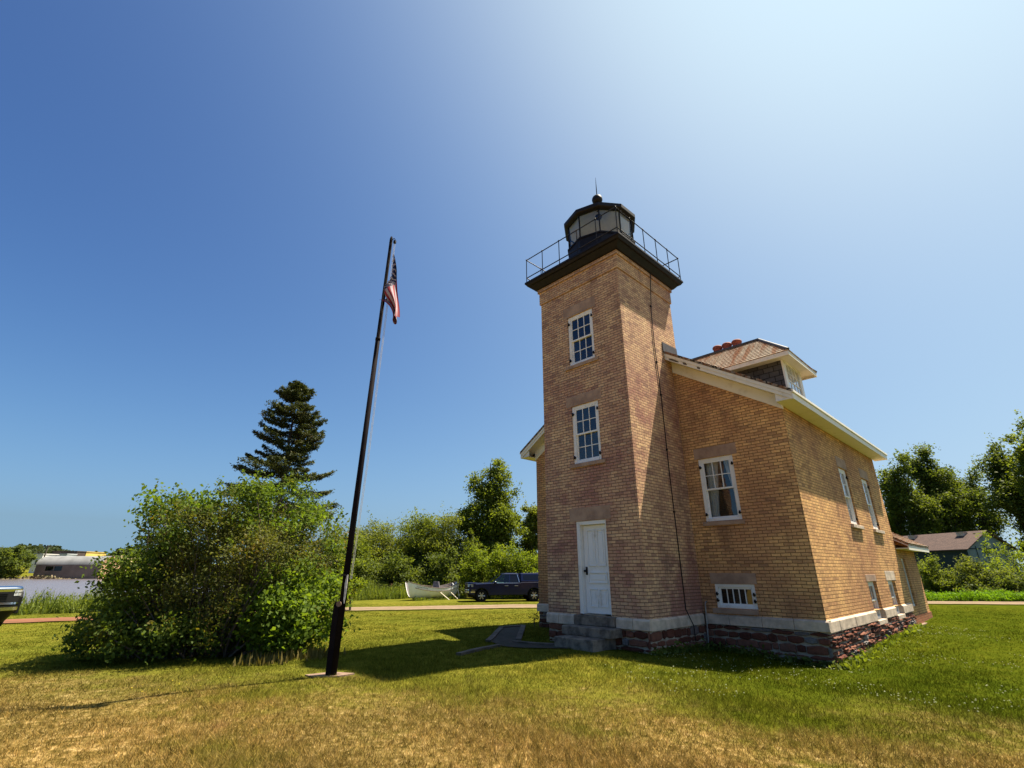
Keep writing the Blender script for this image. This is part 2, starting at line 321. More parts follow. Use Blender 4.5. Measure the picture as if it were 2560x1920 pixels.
# ------------------------------------------------------------------ object helpers
def tag(o, label=None, cat=None, group=None, kind=None):
    if label: o["label"] = label
    if cat: o["category"] = cat
    if group: o["group"] = group
    if kind: o["kind"] = kind
    return o
def empty(name, loc=(0, 0, 0), rz=0.0, label=None, cat=None, group=None):
    o = bpy.data.objects.new(name, None); COL.objects.link(o); o.location = loc; o.rotation_euler = (0, 0, rz)
    o.empty_display_size = 0.3
    return tag(o, label, cat, group)
def link(name, me, parent=None, loc=None):
    o = bpy.data.objects.new(name, me); COL.objects.link(o)
    if parent is not None: o.parent = parent
    if loc is not None: o.location = loc
    return o
class MB:
    """collects faces, optionally through a transform function"""
    def __init__(s, xf=None): s.v = []; s.f = []; s.mi = []; s.xf = xf; s.mat = 0; s.sm = []; s.smooth = False
    def p(s, q):
        q = s.xf(q) if s.xf else q
        s.v.append((float(q[0]), float(q[1]), float(q[2]))); return len(s.v) - 1
    def face(s, pts): s.f.append([s.p(q) for q in pts]); s.mi.append(s.mat); s.sm.append(s.smooth)
    def fi(s, idx): s.f.append(list(idx)); s.mi.append(s.mat); s.sm.append(s.smooth)
    def box(s, x0, x1, y0, y1, z0, z1):
        i = [s.p(q) for q in ((x0, y0, z0), (x1, y0, z0), (x1, y1, z0), (x0, y1, z0), (x0, y0, z1), (x1, y0, z1), (x1, y1, z1), (x0, y1, z1))]
        for q in ((0, 3, 2, 1), (4, 5, 6, 7), (0, 1, 5, 4), (1, 2, 6, 5), (2, 3, 7, 6), (3, 0, 4, 7)): s.fi([i[k] for k in q])
    def hexa(s, b, t):
        i = [s.p(q) for q in list(b) + list(t)]
        for q in ((0, 3, 2, 1), (4, 5, 6, 7), (0, 1, 5, 4), (1, 2, 6, 5), (2, 3, 7, 6), (3, 0, 4, 7)): s.fi([i[k] for k in q])
    def prism(s, pts, d):
        d = Vector(d); a = [s.p(q) for q in pts]; b = [s.p(Vector(q) + d) for q in pts]
        n = len(pts); s.fi(a[::-1]); s.fi(b)
        for k in range(n): s.fi((a[k], a[(k + 1) % n], b[(k + 1) % n], b[k]))
    def tube(s, path, rad, n=6, cap=True):
        path = [Vector(q) for q in path]
        if isinstance(rad, (int, float)): rad = [rad] * len(path)
        rings = []; ref = None
        for k, q in enumerate(path):
            t = (path[min(k + 1, len(path) - 1)] - path[max(k - 1, 0)])
            if t.length < 1e-9: t = Vector((0, 0, 1))
            t.normalize()
            if ref is None or abs(ref.dot(t)) > 0.98: ref = Vector((1, 0, 0)) if abs(t.x) < 0.8 else Vector((0, 1, 0))
            u = (ref - t * ref.dot(t)).normalized(); w = t.cross(u); ref = u
            rings.append([s.p(q + (u * math.cos(2 * math.pi * j / n) + w * math.sin(2 * math.pi * j / n)) * rad[k]) for j in range(n)])
        for a, b in zip(rings, rings[1:]):
            for j in range(n): s.fi((a[j], a[(j + 1) % n], b[(j + 1) % n], b[j]))
        if cap: s.fi(rings[0][::-1]); s.fi(rings[-1])
    def lathe(s, c, prof, n=16, axis='z', a0=0.0, cap=True):
        c = Vector(c); rings = []
        for r, h in prof:
            ring = []
            for j in range(n):
                a = a0 + 2 * math.pi * j / n
                if axis == 'z': q = c + Vector((r * math.cos(a), r * math.sin(a), h))
                elif axis == 'y': q = c + Vector((r * math.cos(a), h, r * math.sin(a)))
                else: q = c + Vector((h, r * math.cos(a), r * math.sin(a)))
                ring.append(s.p(q))
            rings.append(ring)
        for a, b in zip(rings, rings[1:]):
            for j in range(n): s.fi((a[j], a[(j + 1) % n], b[(j + 1) % n], b[j]))
        if cap: s.fi(rings[0][::-1]); s.fi(rings[-1])
    def grid(s, P, closed=False):
        idx = [[s.p(q) for q in row] for row in P]
        for a, b in zip(idx, idx[1:]):
            m = len(a)
            for j in range(m if closed else m - 1): s.fi((a[j], a[(j + 1) % m], b[(j + 1) % m], b[j]))
    def build(s, name, mats, parent=None, uv=False, bevel=0, recalc=True, seg=2, loc=None):
        me = bpy.data.meshes.new(name); me.from_pydata(s.v, [], s.f)
        if not isinstance(mats, (list, tuple)): mats = [mats]
        for m in mats: me.materials.append(m)
        me.polygons.foreach_set("material_index", s.mi); me.polygons.foreach_set("use_smooth", s.sm)
        if recalc:
            bm = bmesh.new(); bm.from_mesh(me); bmesh.ops.remove_doubles(bm, verts=bm.verts, dist=1e-5)
            bmesh.ops.recalc_face_normals(bm, faces=bm.faces); bm.to_mesh(me); bm.free()
        if uv: add_uv(me)
        me.update(); o = link(name, me, parent, loc)
        if bevel:
            b = o.modifiers.new("bevel", 'BEVEL'); b.width = bevel; b.segments = seg; b.limit_method = 'ANGLE'; b.angle_limit = R(35)
        return o
def add_uv(me):
    uvl = me.uv_layers.new(name="UVMap")
    for p in me.polygons:
        n = p.normal
        if abs(n.z) > 0.985: t = Vector((1, 0, 0)); b = Vector((0, 1, 0))
        else:
            t = Vector((0, 0, 1)).cross(n).normalized(); b = n.cross(t)
        for li in p.loop_indices:
            q = me.vertices[me.loops[li].vertex_index].co
            uvl.data[li].uv = (q.dot(t) + 31.0, q.dot(b) + 17.0)
def np_mesh(name, V, nper, mat, parent=None, extra=None, smooth=False):
    """V: (n, nper, 3) separate polygons"""
    V = np.asarray(V, dtype=np.float32); n = V.shape[0]
    me = bpy.data.meshes.new(name)
    me.vertices.add(n * nper); me.vertices.foreach_set("co", V.reshape(-1))
    me.loops.add(n * nper); me.loops.foreach_set("vertex_index", np.arange(n * nper, dtype=np.int32))
    me.polygons.add(n); me.polygons.foreach_set("loop_start", np.arange(0, n * nper, nper, dtype=np.int32))
    me.materials.append(mat); me.update(calc_edges=True)
    return link(name, me, parent)

# ------------------------------------------------------------------ terrain
CP = np.array([(0, 0, 0), (0, 6, 0), (-3, 9.3, 0), (-7, 7.7, -.13), (6.4, 11, -.17), (2.85, 11.25, .05), (1.3, 11.4, .09), (4.65, 12.9, -.05),
    (12.7, 17.1, -.01), (15, 19.5, .06), (9.5, 6.5, -.15), (5, 6, -.06), (-.2, 13.5, .04), (-2, 37, -.35), (-7, 39, -.34), (3, 37.5, -.36), (0, 30, -.27), (28, 31, -.06),
    (-10, 13, -.14), (-16.5, 18, -.16), (-12, 10, -.2), (40, 42, 0), (20, 10, -.08), (-30, 6, -.35), (0, -12, 0), (25, -10, 0), (-25, -10, -.2), (0, 60, -.4), (60, 60, 0), (14, 16, 0), (-20, 24, -.32), (-12, 40, -.35),
    (200, 100, 0), (0, 300, -.3), (300, 300, 0), (-100, -100, -.2), (100, -100, 0), (35, 20, 0)], dtype=float)
def terr(x, y):
    x = np.asarray(x, float); y = np.asarray(y, float)
    d2 = (x[..., None] - CP[:, 0]) ** 2 + (y[..., None] - CP[:, 1]) ** 2
    w = 1.0 / (d2 + 1.2) ** 1.6
    z = (w * CP[:, 2]).sum(-1) / w.sum(-1)
    c = -0.66 * x + 0.75 * y                                   # distance towards the river
    c = c + 1.6 * np.sin(x * 0.21 + y * 0.13) + 0.8 * np.sin(x * 0.53 - y * 0.37)
    s = np.clip((c - 41.0) / 7.0, 0, 1); s = s * s * (3 - 2 * s)
    side = np.clip((30 - (0.75 * x + 0.66 * y)) / 12.0, 0, 1)   # the inlet closes off towards the trees
    z = z * (1 - s * side) + (-2.4) * s * side
    f = np.clip((c - 257) / 5.0, 0, 1); f = f * f * (3 - 2 * f)
    g = np.clip((c - 262) / 300.0, 0, 1)
    return z * (1 - f) + (-0.35 + 9 * g) * f
def tz(x, y): return float(terr(np.array([x]), np.array([y]))[0])

def spaced(lo, hi, near_lo, near_hi, step, k=1.12):
    a = list(np.arange(near_lo, near_hi + 1e-6, step)); s = step; v = near_hi
    while v < hi: s = min(s * k, 60); v += s; a.append(v)
    s = step; v = near_lo
    while v > lo: s = min(s * k, 60); v -= s; a.insert(0, v)
    return np.array(a)
xs = spaced(-900, 900, -16, 18, 0.4, 1.10); ys = spaced(-60, 1200, 2, 24, 0.4, 1.08)
XX, YY = np.meshgrid(xs, ys); ZZ = terr(XX, YY)
near = np.exp(-((np.hypot(XX, YY) / 45) ** 2))
ZZ = ZZ + near * 0.018 * np.sin(XX * 2.1 + 1.3 * np.sin(YY * 1.7)) * np.sin(YY * 1.9 + XX * 0.6)
nx, ny = len(xs), len(ys)
me = bpy.data.meshes.new("ground")
vv = np.stack([XX, YY, ZZ], -1).reshape(-1, 3).astype(np.float32)
ii = np.arange(nx * ny).reshape(ny, nx)
ff = np.stack([ii[:-1, :-1], ii[:-1, 1:], ii[1:, 1:], ii[1:, :-1]], -1).reshape(-1)
nf = len(ff) // 4
me.vertices.add(len(vv)); me.vertices.foreach_set("co", vv.reshape(-1))
me.loops.add(len(ff)); me.loops.foreach_set("vertex_index", ff.astype(np.int32))
me.polygons.add(nf); me.polygons.foreach_set("loop_start", np.arange(0, nf * 4, 4, dtype=np.int32))
me.polygons.foreach_set("use_smooth", np.ones(nf, dtype=bool))
me.materials.append(make_ground()); me.update(calc_edges=True)
tag(link("ground", me), "mown lawn, straw coloured in front and green towards the house", "lawn", kind="structure")

def gz(x, y):                                                  # height of the ground mesh itself (bilinear)
    i = int(np.clip(np.searchsorted(xs, x) - 1, 0, nx - 2)); j = int(np.clip(np.searchsorted(ys, y) - 1, 0, ny - 2))
    a = (x - xs[i]) / (xs[i + 1] - xs[i]); b = (y - ys[j]) / (ys[j + 1] - ys[j])
    return float(ZZ[j, i] * (1 - a) * (1 - b) + ZZ[j, i + 1] * a * (1 - b) + ZZ[j + 1, i] * (1 - a) * b + ZZ[j + 1, i + 1] * a * b)

# water
def water_mat():
    m, nt, out = _nt("river_water"); co = posco(nt)
    mp = nt.nodes.new("ShaderNodeMapping"); L(nt, co, mp.inputs[0]); mp.inputs['Scale'].default_value = (1, 1, 1)
    h = math_n(nt, 'ADD', noise(nt, mp.outputs[0], 1.4, 4, 0.6), math_n(nt, 'MULTIPLY', noise(nt, mp.outputs[0], 0.25, 3), 0.8))
    princ(nt, out, (0.125, 0.105, 0.105), 0.22, 0, 0.5, bump(nt, h, 0.5, 0.25)); return m
mb = MB(); mb.face([(-700, -100, -.95), (60, 30, -.95), (120, 420, -.95), (-700, 420, -.95)])
tag(mb.build("water", water_mat()), "grey river beyond the bank", "water", kind="structure")

# gravel drive
def drive_mat():
    m, nt, out = _nt("gravel_drive"); uv = uvco(nt); co = posco(nt)
    sep = nt.nodes.new("ShaderNodeSeparateXYZ"); L(nt, co, sep.inputs[0])
    su = nt.nodes.new("ShaderNodeSeparateXYZ"); L(nt, uv, su.inputs[0])
    f = noise(nt, co, 3, 6, 0.7)
    tan = ramp(nt, f, [(0.3, (0.155, 0.108, 0.068)), (0.7, (0.235, 0.172, 0.115))])
    red = ramp(nt, f, [(0.3, (0.15, 0.062, 0.034)), (0.7, (0.21, 0.098, 0.058))])
    c = mix(nt, smooth(nt, math_n(nt, 'ADD', sep.outputs[0], math_n(nt, 'MULTIPLY', f, 3)), -9.0, -13.0), tan, red)
    v = math_n(nt, 'ABSOLUTE', math_n(nt, 'SUBTRACT', su.outputs[1], 0.5))
    crown = math_n(nt, 'MULTIPLY', smooth(nt, math_n(nt, 'ADD', v, math_n(nt, 'MULTIPLY', f, 0.12)), 0.16, 0.07), 0.5)
    c = mix(nt, crown, c, (0.085, 0.062, 0.034))
    edge = smooth(nt, math_n(nt, 'ADD', v, math_n(nt, 'MULTIPLY', math_n(nt, 'SUBTRACT', noise(nt, co, 2.2, 4, 0.7), 0.5), 0.22)), 0.40, 0.46)
    c = mix(nt, edge, c, (0.085, 0.085, 0.014))
    princ(nt, out, c, 0.95, 0, 0.1, bump(nt, noise(nt, co, 30, 4, 0.7), 0.5, 0.02)); return m
def strip(name, pts, width, mat, lift, n_across=7, step=0.6):
    P = [Vector((a, b, 0)) for a, b in pts]; dense = []
    for k in range(len(P) - 1):
        p0 = P[max(k - 1, 0)]; p1 = P[k]; p2 = P[k + 1]; p3 = P[min(k + 2, len(P) - 1)]
        n = max(2, int((p2 - p1).length / step))
        for j in range(n):
            t = j / n
            dense.append(0.5 * ((2 * p1) + (p2 - p0) * t + (2 * p0 - 5 * p1 + 4 * p2 - p3) * t * t + (3 * p1 - p0 - 3 * p2 + p3) * t ** 3))
    dense.append(P[-1])
    me = bpy.data.meshes.new(name); v = []; f = []; uv = []; s = 0
    for k, q in enumerate(dense):
        t = (dense[min(k + 1, len(dense) - 1)] - dense[max(k - 1, 0)]).normalized(); w = Vector((-t.y, t.x, 0))
        if k: s += (q - dense[k - 1]).length
        for j in range(n_across):
            a = j / (n_across - 1); e = q + w * (a - 0.5) * width
            v.append((e.x, e.y, gz(e.x, e.y) + lift)); uv.append((s, a))
    for k in range(len(dense) - 1):
        for j in range(n_across - 1):
            a = k * n_across + j; f.append((a, a + n_across, a + n_across + 1, a + 1))
    me.from_pydata(v, [], f); ul = me.uv_layers.new(name="UVMap")
    for lo in me.loops: ul.data[lo.index].uv = uv[lo.vertex_index]
    me.polygons.foreach_set("use_smooth", [True] * len(f)); me.materials.append(mat); me.update()
    return link(name, me)
tag(strip("road", [(-42, 9.5), (-32, 14.0), (-25.5, 18.4), (-19.6, 22.4), (-14, 25.6), (-8.2, 28.3), (-1, 30.8), (9, 32), (20, 31.3), (31, 29.8), (45, 27.5), (80, 22)], 3.6, drive_mat(), 0.035),
    "gravel drive with two pale wheel tracks, red at its left end", "road", kind="structure")

# ------------------------------------------------------------------ the lighthouse
YAW = R(-46.1675); BX, BY, Z0 = 2.8435, 11.2545, 0.685
LH = empty("lighthouse", (BX, BY, 0.0), YAW, "buff brick lighthouse with a square tower, black lantern and gabled house behind it", "lighthouse")
tw, D, S, LEN = 2.8, 2.433, 2.622, 8.77          # tower width, recess, side wing of the gable, depth of the house
XL = -tw - S; YB = D + LEN
def up(q): return (q[0], q[1], q[2] + Z0)
def B(): return MB(up)
def wmap(P0, t, n):                                # (u along, w outward, z) on a wall
    P0 = Vector(P0); t = Vector(t); n = Vector(n)
    return lambda q: tuple(P0 + t * q[0] + n * q[1] + Vector((0, 0, q[2] + Z0)))
FRONT = wmap((0, 0, 0), (1, 0, 0), (0, -1, 0))     # tower front, u = X
RIGHT = wmap((S, 0, 0), (0, 1, 0), (1, 0, 0))      # house right side, u = Y
GABLE = wmap((0, D, 0), (1, 0, 0), (0, -1, 0))
TSIDE = wmap((0, 0, 0), (0, 1, 0), (1, 0, 0))
TLEFT = wmap((-tw, 0, 0), (0, -1, 0), (-1, 0, 0))
def wall(mb, fr, u0, u1, z0, z1, holes, depth=0.14):
    old = mb.xf; mb.xf = fr
    us = sorted({u0, u1, *[h[0] for h in holes], *[h[1] for h in holes]}); zs = sorted({z0, z1, *[h[2] for h in holes], *[h[3] for h in holes]})
    for a, b in zip(us, us[1:]):
        for c, d in zip(zs, zs[1:]):
            m = ((a + b) / 2, (c + d) / 2)
            if any(h[0] < m[0] < h[1] and h[2] < m[1] < h[3] for h in holes): continue
            mb.face([(a, 0, c), (b, 0, c), (b, 0, d), (a, 0, d)])
    for h in holes:
        a, b, c, d = h[:4]
        for q in (((a, 0, c), (a, -depth, c), (a, -depth, d), (a, 0, d)), ((b, 0, c), (b, 0, d), (b, -depth, d), (b, -depth, c)),
                  ((a, 0, d), (a, -depth, d), (b, -depth, d), (b, 0, d)), ((a, 0, c), (b, 0, c), (b, -depth, c), (a, -depth, c))): mb.face(list(q))
    mb.xf = old

W2 = (-1.80, -0.917, 6.262, 7.775); W1 = (-1.803, -0.92, 3.525, 5.075); DOOR = (-1.825, -0.92, 0.0, 2.09)
GW = (0.370, 1.275, 2.10, 3.667); BW = (0.364, 1.30, 0.140, 0.66)
RA = (6.25, 7.13, 2.15, 3.70); RB = (8.74, 9.64, 2.15, 3.70); RC = (6.47, 7.40, -0.235, 0.685); RD = (8.80, 9.76, -0.235, 0.685)
TOPZ = 9.29
# tower walls with the corbelled head
t = B()
wall(t, FRONT, -tw, 0, 0, 8.63, [W2, W1, DOOR], 0.13)
wall(t, TSIDE, 0, tw, 0, 8.63, [], 0)
wall(t, TLEFT, -tw, 0, 0, 8.63, [], 0)
t.face([(0, tw, 4.5), (-tw, tw, 4.5), (-tw, tw, 8.63), (0, tw, 8.63)])
z = 8.63
for p0, z1 in ((0.035, 9.03), (0.075, 9.15), (0.125, 9.30)):
    t.box(-tw - p0, p0, -p0, tw + p0, z, z1); z = z1
tower = t.build("tower_wall", MT['brick_tower'], LH, uv=True, recalc=False)
# house walls
def ztop(x): return 4.93 - 0.648 * (abs(x + tw / 2) - (tw / 2 + S))    # underside of the roof
h = B()
wall(h, GABLE, 0, S, 0, 4.55, [GW, BW], 0.13)
h.xf = GABLE; h.face([(0, 0, 4.55), (S, 0, 4.55), (S, 0, ztop(S)), (0, 0, ztop(0))]); h.xf = up
wall(h, GABLE, XL, -tw, 0, 4.55, [], 0.1)
h.xf = GABLE; h.face([(XL, 0, 4.55), (-tw, 0, 4.55), (-tw, 0, ztop(-tw)), (XL, 0, ztop(XL))]); h.xf = up
wall(h, RIGHT, D, YB, 0.0, ztop(S), [RA, RB, (RC[0], RC[1], 0, RC[3]), (RD[0], RD[1], 0, RD[3])], 0.17)
LEFTW = wmap((XL, 0, 0), (0, -1, 0), (-1, 0, 0)); wall(h, LEFTW, -YB, -D, 0, ztop(S), [], 0.1)
h.face([(XL, YB, -0.9), (S, YB, -0.9), (S, YB, ztop(S)), (-tw / 2, YB, ztop(-tw / 2)), (XL, YB, ztop(XL))])
house = h.build("house_wall", MT['brick_house'], LH, uv=True, recalc=False)
fl = B(); fl.box(XL + .1, S - .3, D + .6, YB - .1, 1.2, 1.3); fl.box(-tw / 2 - 2.4, -tw / 2 + 2.4, D + 2.5, D + 2.6, 1.3, 4.8); fl.box(-tw + .1, -.1, .35, tw - .1, 2.5, 2.6)
fl.box(0.1, S - .5, D + .9, D + 1.0, -0.6, 1.2)
fl.build("interior_floor", MT['dark_in'], LH)

# limestone water table
def blocks(fr, u0, u1, z0, z1, joints, out=0.045, back=0.16):
    ed = [u0] + joints + [u1]
    wt_ = MB(fr)
    for a, b in zip(ed, ed[1:]):
        g = 0.004
        o2 = out + random.uniform(-.004, .006)
        wt_.prism([(a + g, -back, z0), (a + g, o2, z0), (a + g, o2, z1 - 0.035), (a + g, -0.002, z1 + 0.004), (a + g, -back, z1 + 0.004)], (b - a - 2 * g, 0, 0))
    wt_.build("water_table", MT['lime'], LH, bevel=0.008)
blocks(FRONT, -tw - .045, -1.95, -0.225, 0.0, [-2.45]); blocks(FRONT, -0.80, 0.045, -0.215, 0.0, [-0.38])
blocks(TSIDE, 0.0, D - .05, -0.225, 0.0, [0.75, 1.55]); blocks(GABLE, 0.05, S + .045, -0.215, 0.0, [0.62, 1.35, 2.0])
blocks(RIGHT, D, RC[0], -0.235, 0.0, [3.15, 4.4, 5.5]); blocks(RIGHT, RC[1], RD[0], -0.235, 0.0, []); blocks(RIGHT, RD[1], YB, -0.235, 0.0, [])
blocks(GABLE, XL - .045, -tw - .05, -0.225, 0.0, [-4.6, -3.7])

# rubble foundation: mortar core and many separate stones in it
fc = B()
fc.box(-tw, -0.0, 0.02, D + .5, -1.05, -0.22); fc.box(XL, S, D + .02, YB, -1.15, -0.23)
fc.build("foundation_mortar", MT['mortar'], LH)
def rubble(name, fr, u0, u1, zt, zb, rough, seed, hmin=.07, hmax=.2):
    rr = random.Random(seed); mb = MB(fr); z = zt
    while z > zb:
        hh = rr.uniform(hmin, hmax); u = u0 - rr.uniform(0, .1)
        while u < u1:
            ww = rr.uniform(.16, .62) * (1.0 if hh < .14 else .85)
            if rr.random() < .12: ww *= .5
            a, b = max(u, u0), min(u + ww, u1)
            if b - a > .05:
                g = rr.uniform(.008, .018); dz = rr.uniform(-.018, .018); o1 = rr.uniform(.012, .03) + rough * rr.uniform(0, 1)
                zz0, zz1 = z - hh + g + dz, z - g + dz * rr.uniform(-1, 1)
                nn = max(2, int((b - a) / .09)); back = []; frnt = []
                ring = []
                for k in range(nn + 1):
                    f = k / nn; ring.append((a + g + (b - a - 2 * g) * f, zz1 + rr.uniform(-.012, .012) - (.018 if k in (0, nn) else 0)))
                for k in range(nn, -1, -1):
                    f = k / nn; ring.append((a + g + (b - a - 2 * g) * f, zz0 + rr.uniform(-.012, .012) + (.018 if k in (0, nn) else 0)))
                cu = sum(q[0] for q in ring) / len(ring); cz = sum(q[1] for q in ring) / len(ring)
                i0 = [mb.p((q[0], -.05, q[1])) for q in ring]
                i1 = [mb.p((q[0], o1 * .45, q[1])) for q in ring]
                i2 = [mb.p((cu + (q[0] - cu) * .86, o1 * rr.uniform(.75, 1.25), cz + (q[1] - cz) * .72)) for q in ring]
                m = len(ring); c = mb.p((cu, o1 * 1.05, cz))
                for k in range(m):
                    j = (k + 1) % m; mb.fi((i0[k], i0[j], i1[j], i1[k])); mb.fi((i1[k], i1[j], i2[j], i2[k])); mb.fi((i2[k], i2[j], c))
            u += ww
        z -= hh
    return mb
fs = [(FRONT, -tw, 0.0, -.23, -1.0, .012, 1), (TSIDE, 0.0, D, -.23, -1.0, .012, 2), (GABLE, 0.0, S, -.225, -1.05, .012, 3),
      (RIGHT, D, YB, -.245, -1.1, .055, 4), (GABLE, XL, -tw, -.23, -1.0, .012, 5)]
for (fr, a, b, zt, zb, ro, sd) in fs:
    big = MB(fr)
    runs = ((D, RC[0], zt), (RC[0], RC[1], -.33), (RC[1], RD[0], zt), (RD[0], RD[1], -.33), (RD[1], YB, zt)) if fr is RIGHT else ((a, b, zt),)
    for (aa, bb, z_) in runs:
        q = rubble("s", fr, aa, bb, z_, zb, ro, sd + int(aa * 10), *((.05, .13) if fr is RIGHT else (.07, .2))); o = len(big.v); big.v += q.v; big.f += [[k + o for k in f_] for f_ in q.f]; big.mi += q.mi; big.sm += q.sm
    big.build("foundation_stone", MT['red_stone'], LH)

# windows
def window(fr, w, upper=(3, 2), lower=(3, 2), inset=0.035, frame=0.085, hinges=True, lintel=None, sill=None, sillz=0.11, mono=False, lint_mat='stone_trim', sill_mat='stone_trim', curtain=False, label=None, sill_out=.05):
    u0, u1, z0, z1 = w
    f = MB(fr); d0, d1 = -inset - .09, -inset
    f.box(u0, u0 + frame, d0, d1, z0, z1); f.box(u1 - frame, u1, d0, d1, z0, z1)
    f.box(u0 + frame, u1 - frame, d0, d1, z1 - frame * .9, z1); f.box(u0 + frame, u1 - frame, d0, d1 + .012, z0, z0 + frame * .8)
    win = f.build("window", MT['white'], LH, bevel=0.006)
    if label: win["label"] = label
    a, b, c, d = u0 + frame, u1 - frame, z0 + frame * .8, z1 - frame * .9
    m = MB(fr); g = MB(fr)
    def sash(c, d, y0, y1, nx_, nz_, st=.04):
        m.box(a, a + st, y0, y1, c, d); m.box(b - st, b, y0, y1, c, d); m.box(a + st, b - st, y0, y1, d - st, d); m.box(a + st, b - st, y0, y1, c, c + st)
        for k in range(1, nx_):
            x = a + st + (b - a - 2 * st) * k / nx_; m.box(x - .010, x + .010, y0 + .008, y1 - .004, c + st, d - st)
        for k in range(1, nz_):
            zz = c + st + (d - c - 2 * st) * k / nz_; m.box(a + st, b - st, y0 + .010, y1 - .006, zz - .010, zz + .010)
        ym = (y0 + y1) / 2
        for kx in range(nx_):
            for kz in range(nz_):
                p0 = a + st + (b - a - 2 * st) * kx / nx_; p1 = a + st + (b - a - 2 * st) * (kx + 1) / nx_; q0 = c + st + (d - c - 2 * st) * kz / nz_; q1 = c + st + (d - c - 2 * st) * (kz + 1) / nz_
                e = [random.uniform(-.0035, .0035) for _ in range(3)]; g.face([(p0, ym + e[0], q0), (p1, ym + e[1], q0), (p1, ym + e[1] + e[2] - e[0], q1), (p0, ym + e[2], q1)])
    if mono: sash(c, d, d0 + .02, d0 + .055, upper[0], upper[1])
    else:
        mid = (c + d) / 2
        sash(mid - .02, d, d0 + .045, d0 + .08, *upper); sash(c, mid + .02, d0 + .005, d0 + .04, *lower)
    m.build("sash", MT['white'], win); g.build("pane", MT['glass'], win, recalc=False)
    if hinges:
        for uu, zz in ((u0 + .04, z0 + .16), (u0 + .04, z1 - .22), (u1 - .04, z0 + .16), (u1 - .04, z1 - .22)):
            k = MB(fr); k.box(uu - .03, uu + .03, d1, d1 + .03, zz - .015, zz + .015); k.box(uu - .012, uu + .012, d1 + .012, d1 + .045, zz - .035, zz + .045)
            k.build("hinge", MT['iron'], win)
    if curtain:
        cl = MB(fr); cl.smooth = True
        for sgn in (0, 1):
            P = []
            for j in range(21):
                zz = c + (d - c) * j / 20; row = []
                tie = 1 - .50 * math.exp(-((zz - (c + .30 * (d - c))) / (.35 * (d - c))) ** 2)
                wd = (b - a) * (.40 if sgn == 0 else .30) * (.55 + .45 * abs((zz - c) / (d - c) - .1)) * (1.15 if sgn == 0 else tie * 1.2)
                for i in range(25):
                    s_ = i / 24; x = a + wd * s_ if sgn == 0 else b - wd * s_
                    row.append((x, -inset - .20 + .018 * math.sin(s_ * 26 + zz * 1.2), zz))
                P.append(row)
            cl.grid(P)
        cl.build("curtain", MT['curtain'], win, recalc=False)
    if lintel:
        l = MB(fr); l.box(lintel[0], lintel[1], -.12, .006, z1 + .003, lintel[2]); l.build("lintel", MT[lint_mat], LH, bevel=.006)
    if sill:
        l = MB(fr); l.prism([(sill[0], -.14, z0 - sillz), (sill[0], sill_out, z0 - sillz), (sill[0], sill_out, z0 - .018), (sill[0], -.14, z0 - .002)], (sill[1] - sill[0], 0, 0)); l.build("sill", MT[sill_mat], LH, bevel=.006)
    return win
window(FRONT, W2, lintel=(-1.95, -.80, 8.11), sill=(-1.93, -.80))
window(FRONT, W1, lintel=(-1.97, -.80, 5.36), sill=(-1.90, -.80))
window(GABLE, GW, (3, 2), (1, 1), lintel=(.29, 1.40, 3.95), sill=(.31, 1.32), curtain=True)
window(GABLE, BW, (5, 1), mono=True, inset=.02, frame=.075, lintel=(.285, 1.365, .90), sill=(.27, 1.30), sillz=.115, sill_out=.06)
window(RIGHT, RA, (3, 2), (3, 2), inset=.05, lintel=(6.19, 7.20, 4.0), sill=(6.15, 7.25), lint_mat='stone_trim', sill_mat='lime', sill_out=.07)
window(RIGHT, RB, (3, 2), (3, 2), inset=.05, lintel=(8.68, 9.75, 4.0), sill=(8.62, 9.78), lint_mat='stone_trim', sill_mat='lime', sill_out=.07)
for (w_, lt, lm) in ((RC, (6.38, 7.47, .86), 'stone_trim'), (RD, (8.68, 9.95, .95), 'lime')):
    window(RIGHT, w_, (3, 1), (3, 1), inset=.075, frame=.085, hinges=False, lintel=lt, lint_mat=lm)
    l = MB(RIGHT); l.box(w_[0] + .005, w_[1] - .005, -.20, .05, w_[2] - .11, w_[2] - .004); l.build("sill", MT['lime'], LH, bevel=.008)
    for e0, e1 in ((w_[0] - .16, w_[0] - .001), (w_[1] + .001, w_[1] + .16)):
        l = MB(RIGHT); l.box(e0, e1, -.18, -.01, w_[2], -.002); l.build("window_well_side", MT['lime'], LH)

# door
f = MB(FRONT); u0, u1 = DOOR[0], DOOR[1]
f.box(u0, u0 + .10, -.20, -.02, 0.02, 2.09); f.box(u1 - .035, u1, -.20, -.02, .02, 2.09); f.box(u0 + .10, u1 - .035, -.20, -.02, 2.0, 2.088)
door_fr = f.build("door_frame", MT['white'], LH, bevel=.006)
dl = MB(FRONT); a, b = u0 + .105, u1 - .04; wd = b - a
dl.box(a, b, -.19, -.145, .03, 1.995)
def panel(c0, c1, e0, e1):
    for q in ((c0, c1, e0, e0 + .022), (c0, c1, e1 - .022, e1)): dl.box(a + wd * q[0], a + wd * q[1], -.145, -.118, q[2], q[3])
    for q in ((c0, c0 + .03), (c1 - .03, c1)): dl.box(a + wd * q[0], a + wd * q[1], -.145, -.120, e0 + .022, e1 - .022)
    dl.box(a + wd * (c0 + .08), a + wd * (c1 - .08), -.145, -.132, e0 + .07, e1 - .07)
panel(.16, .46, 1.05, 1.88); panel(.54, .84, 1.05, 1.88); panel(.14, .86, .68, .92); panel(.16, .46, .17, .56); panel(.54, .84, .17, .56)
door = dl.build("door", MT['door_white'], LH, bevel=.006)
k = MB(FRONT); k.box(a + .035, a + .085, -.143, -.128, .86, 1.04); k.lathe(FRONT((0, 0, 0)), [], 8) if 0 else None
k.tube([(a + .06, -.13, .945), (a + .06, -.085, .945)], .012, 8)
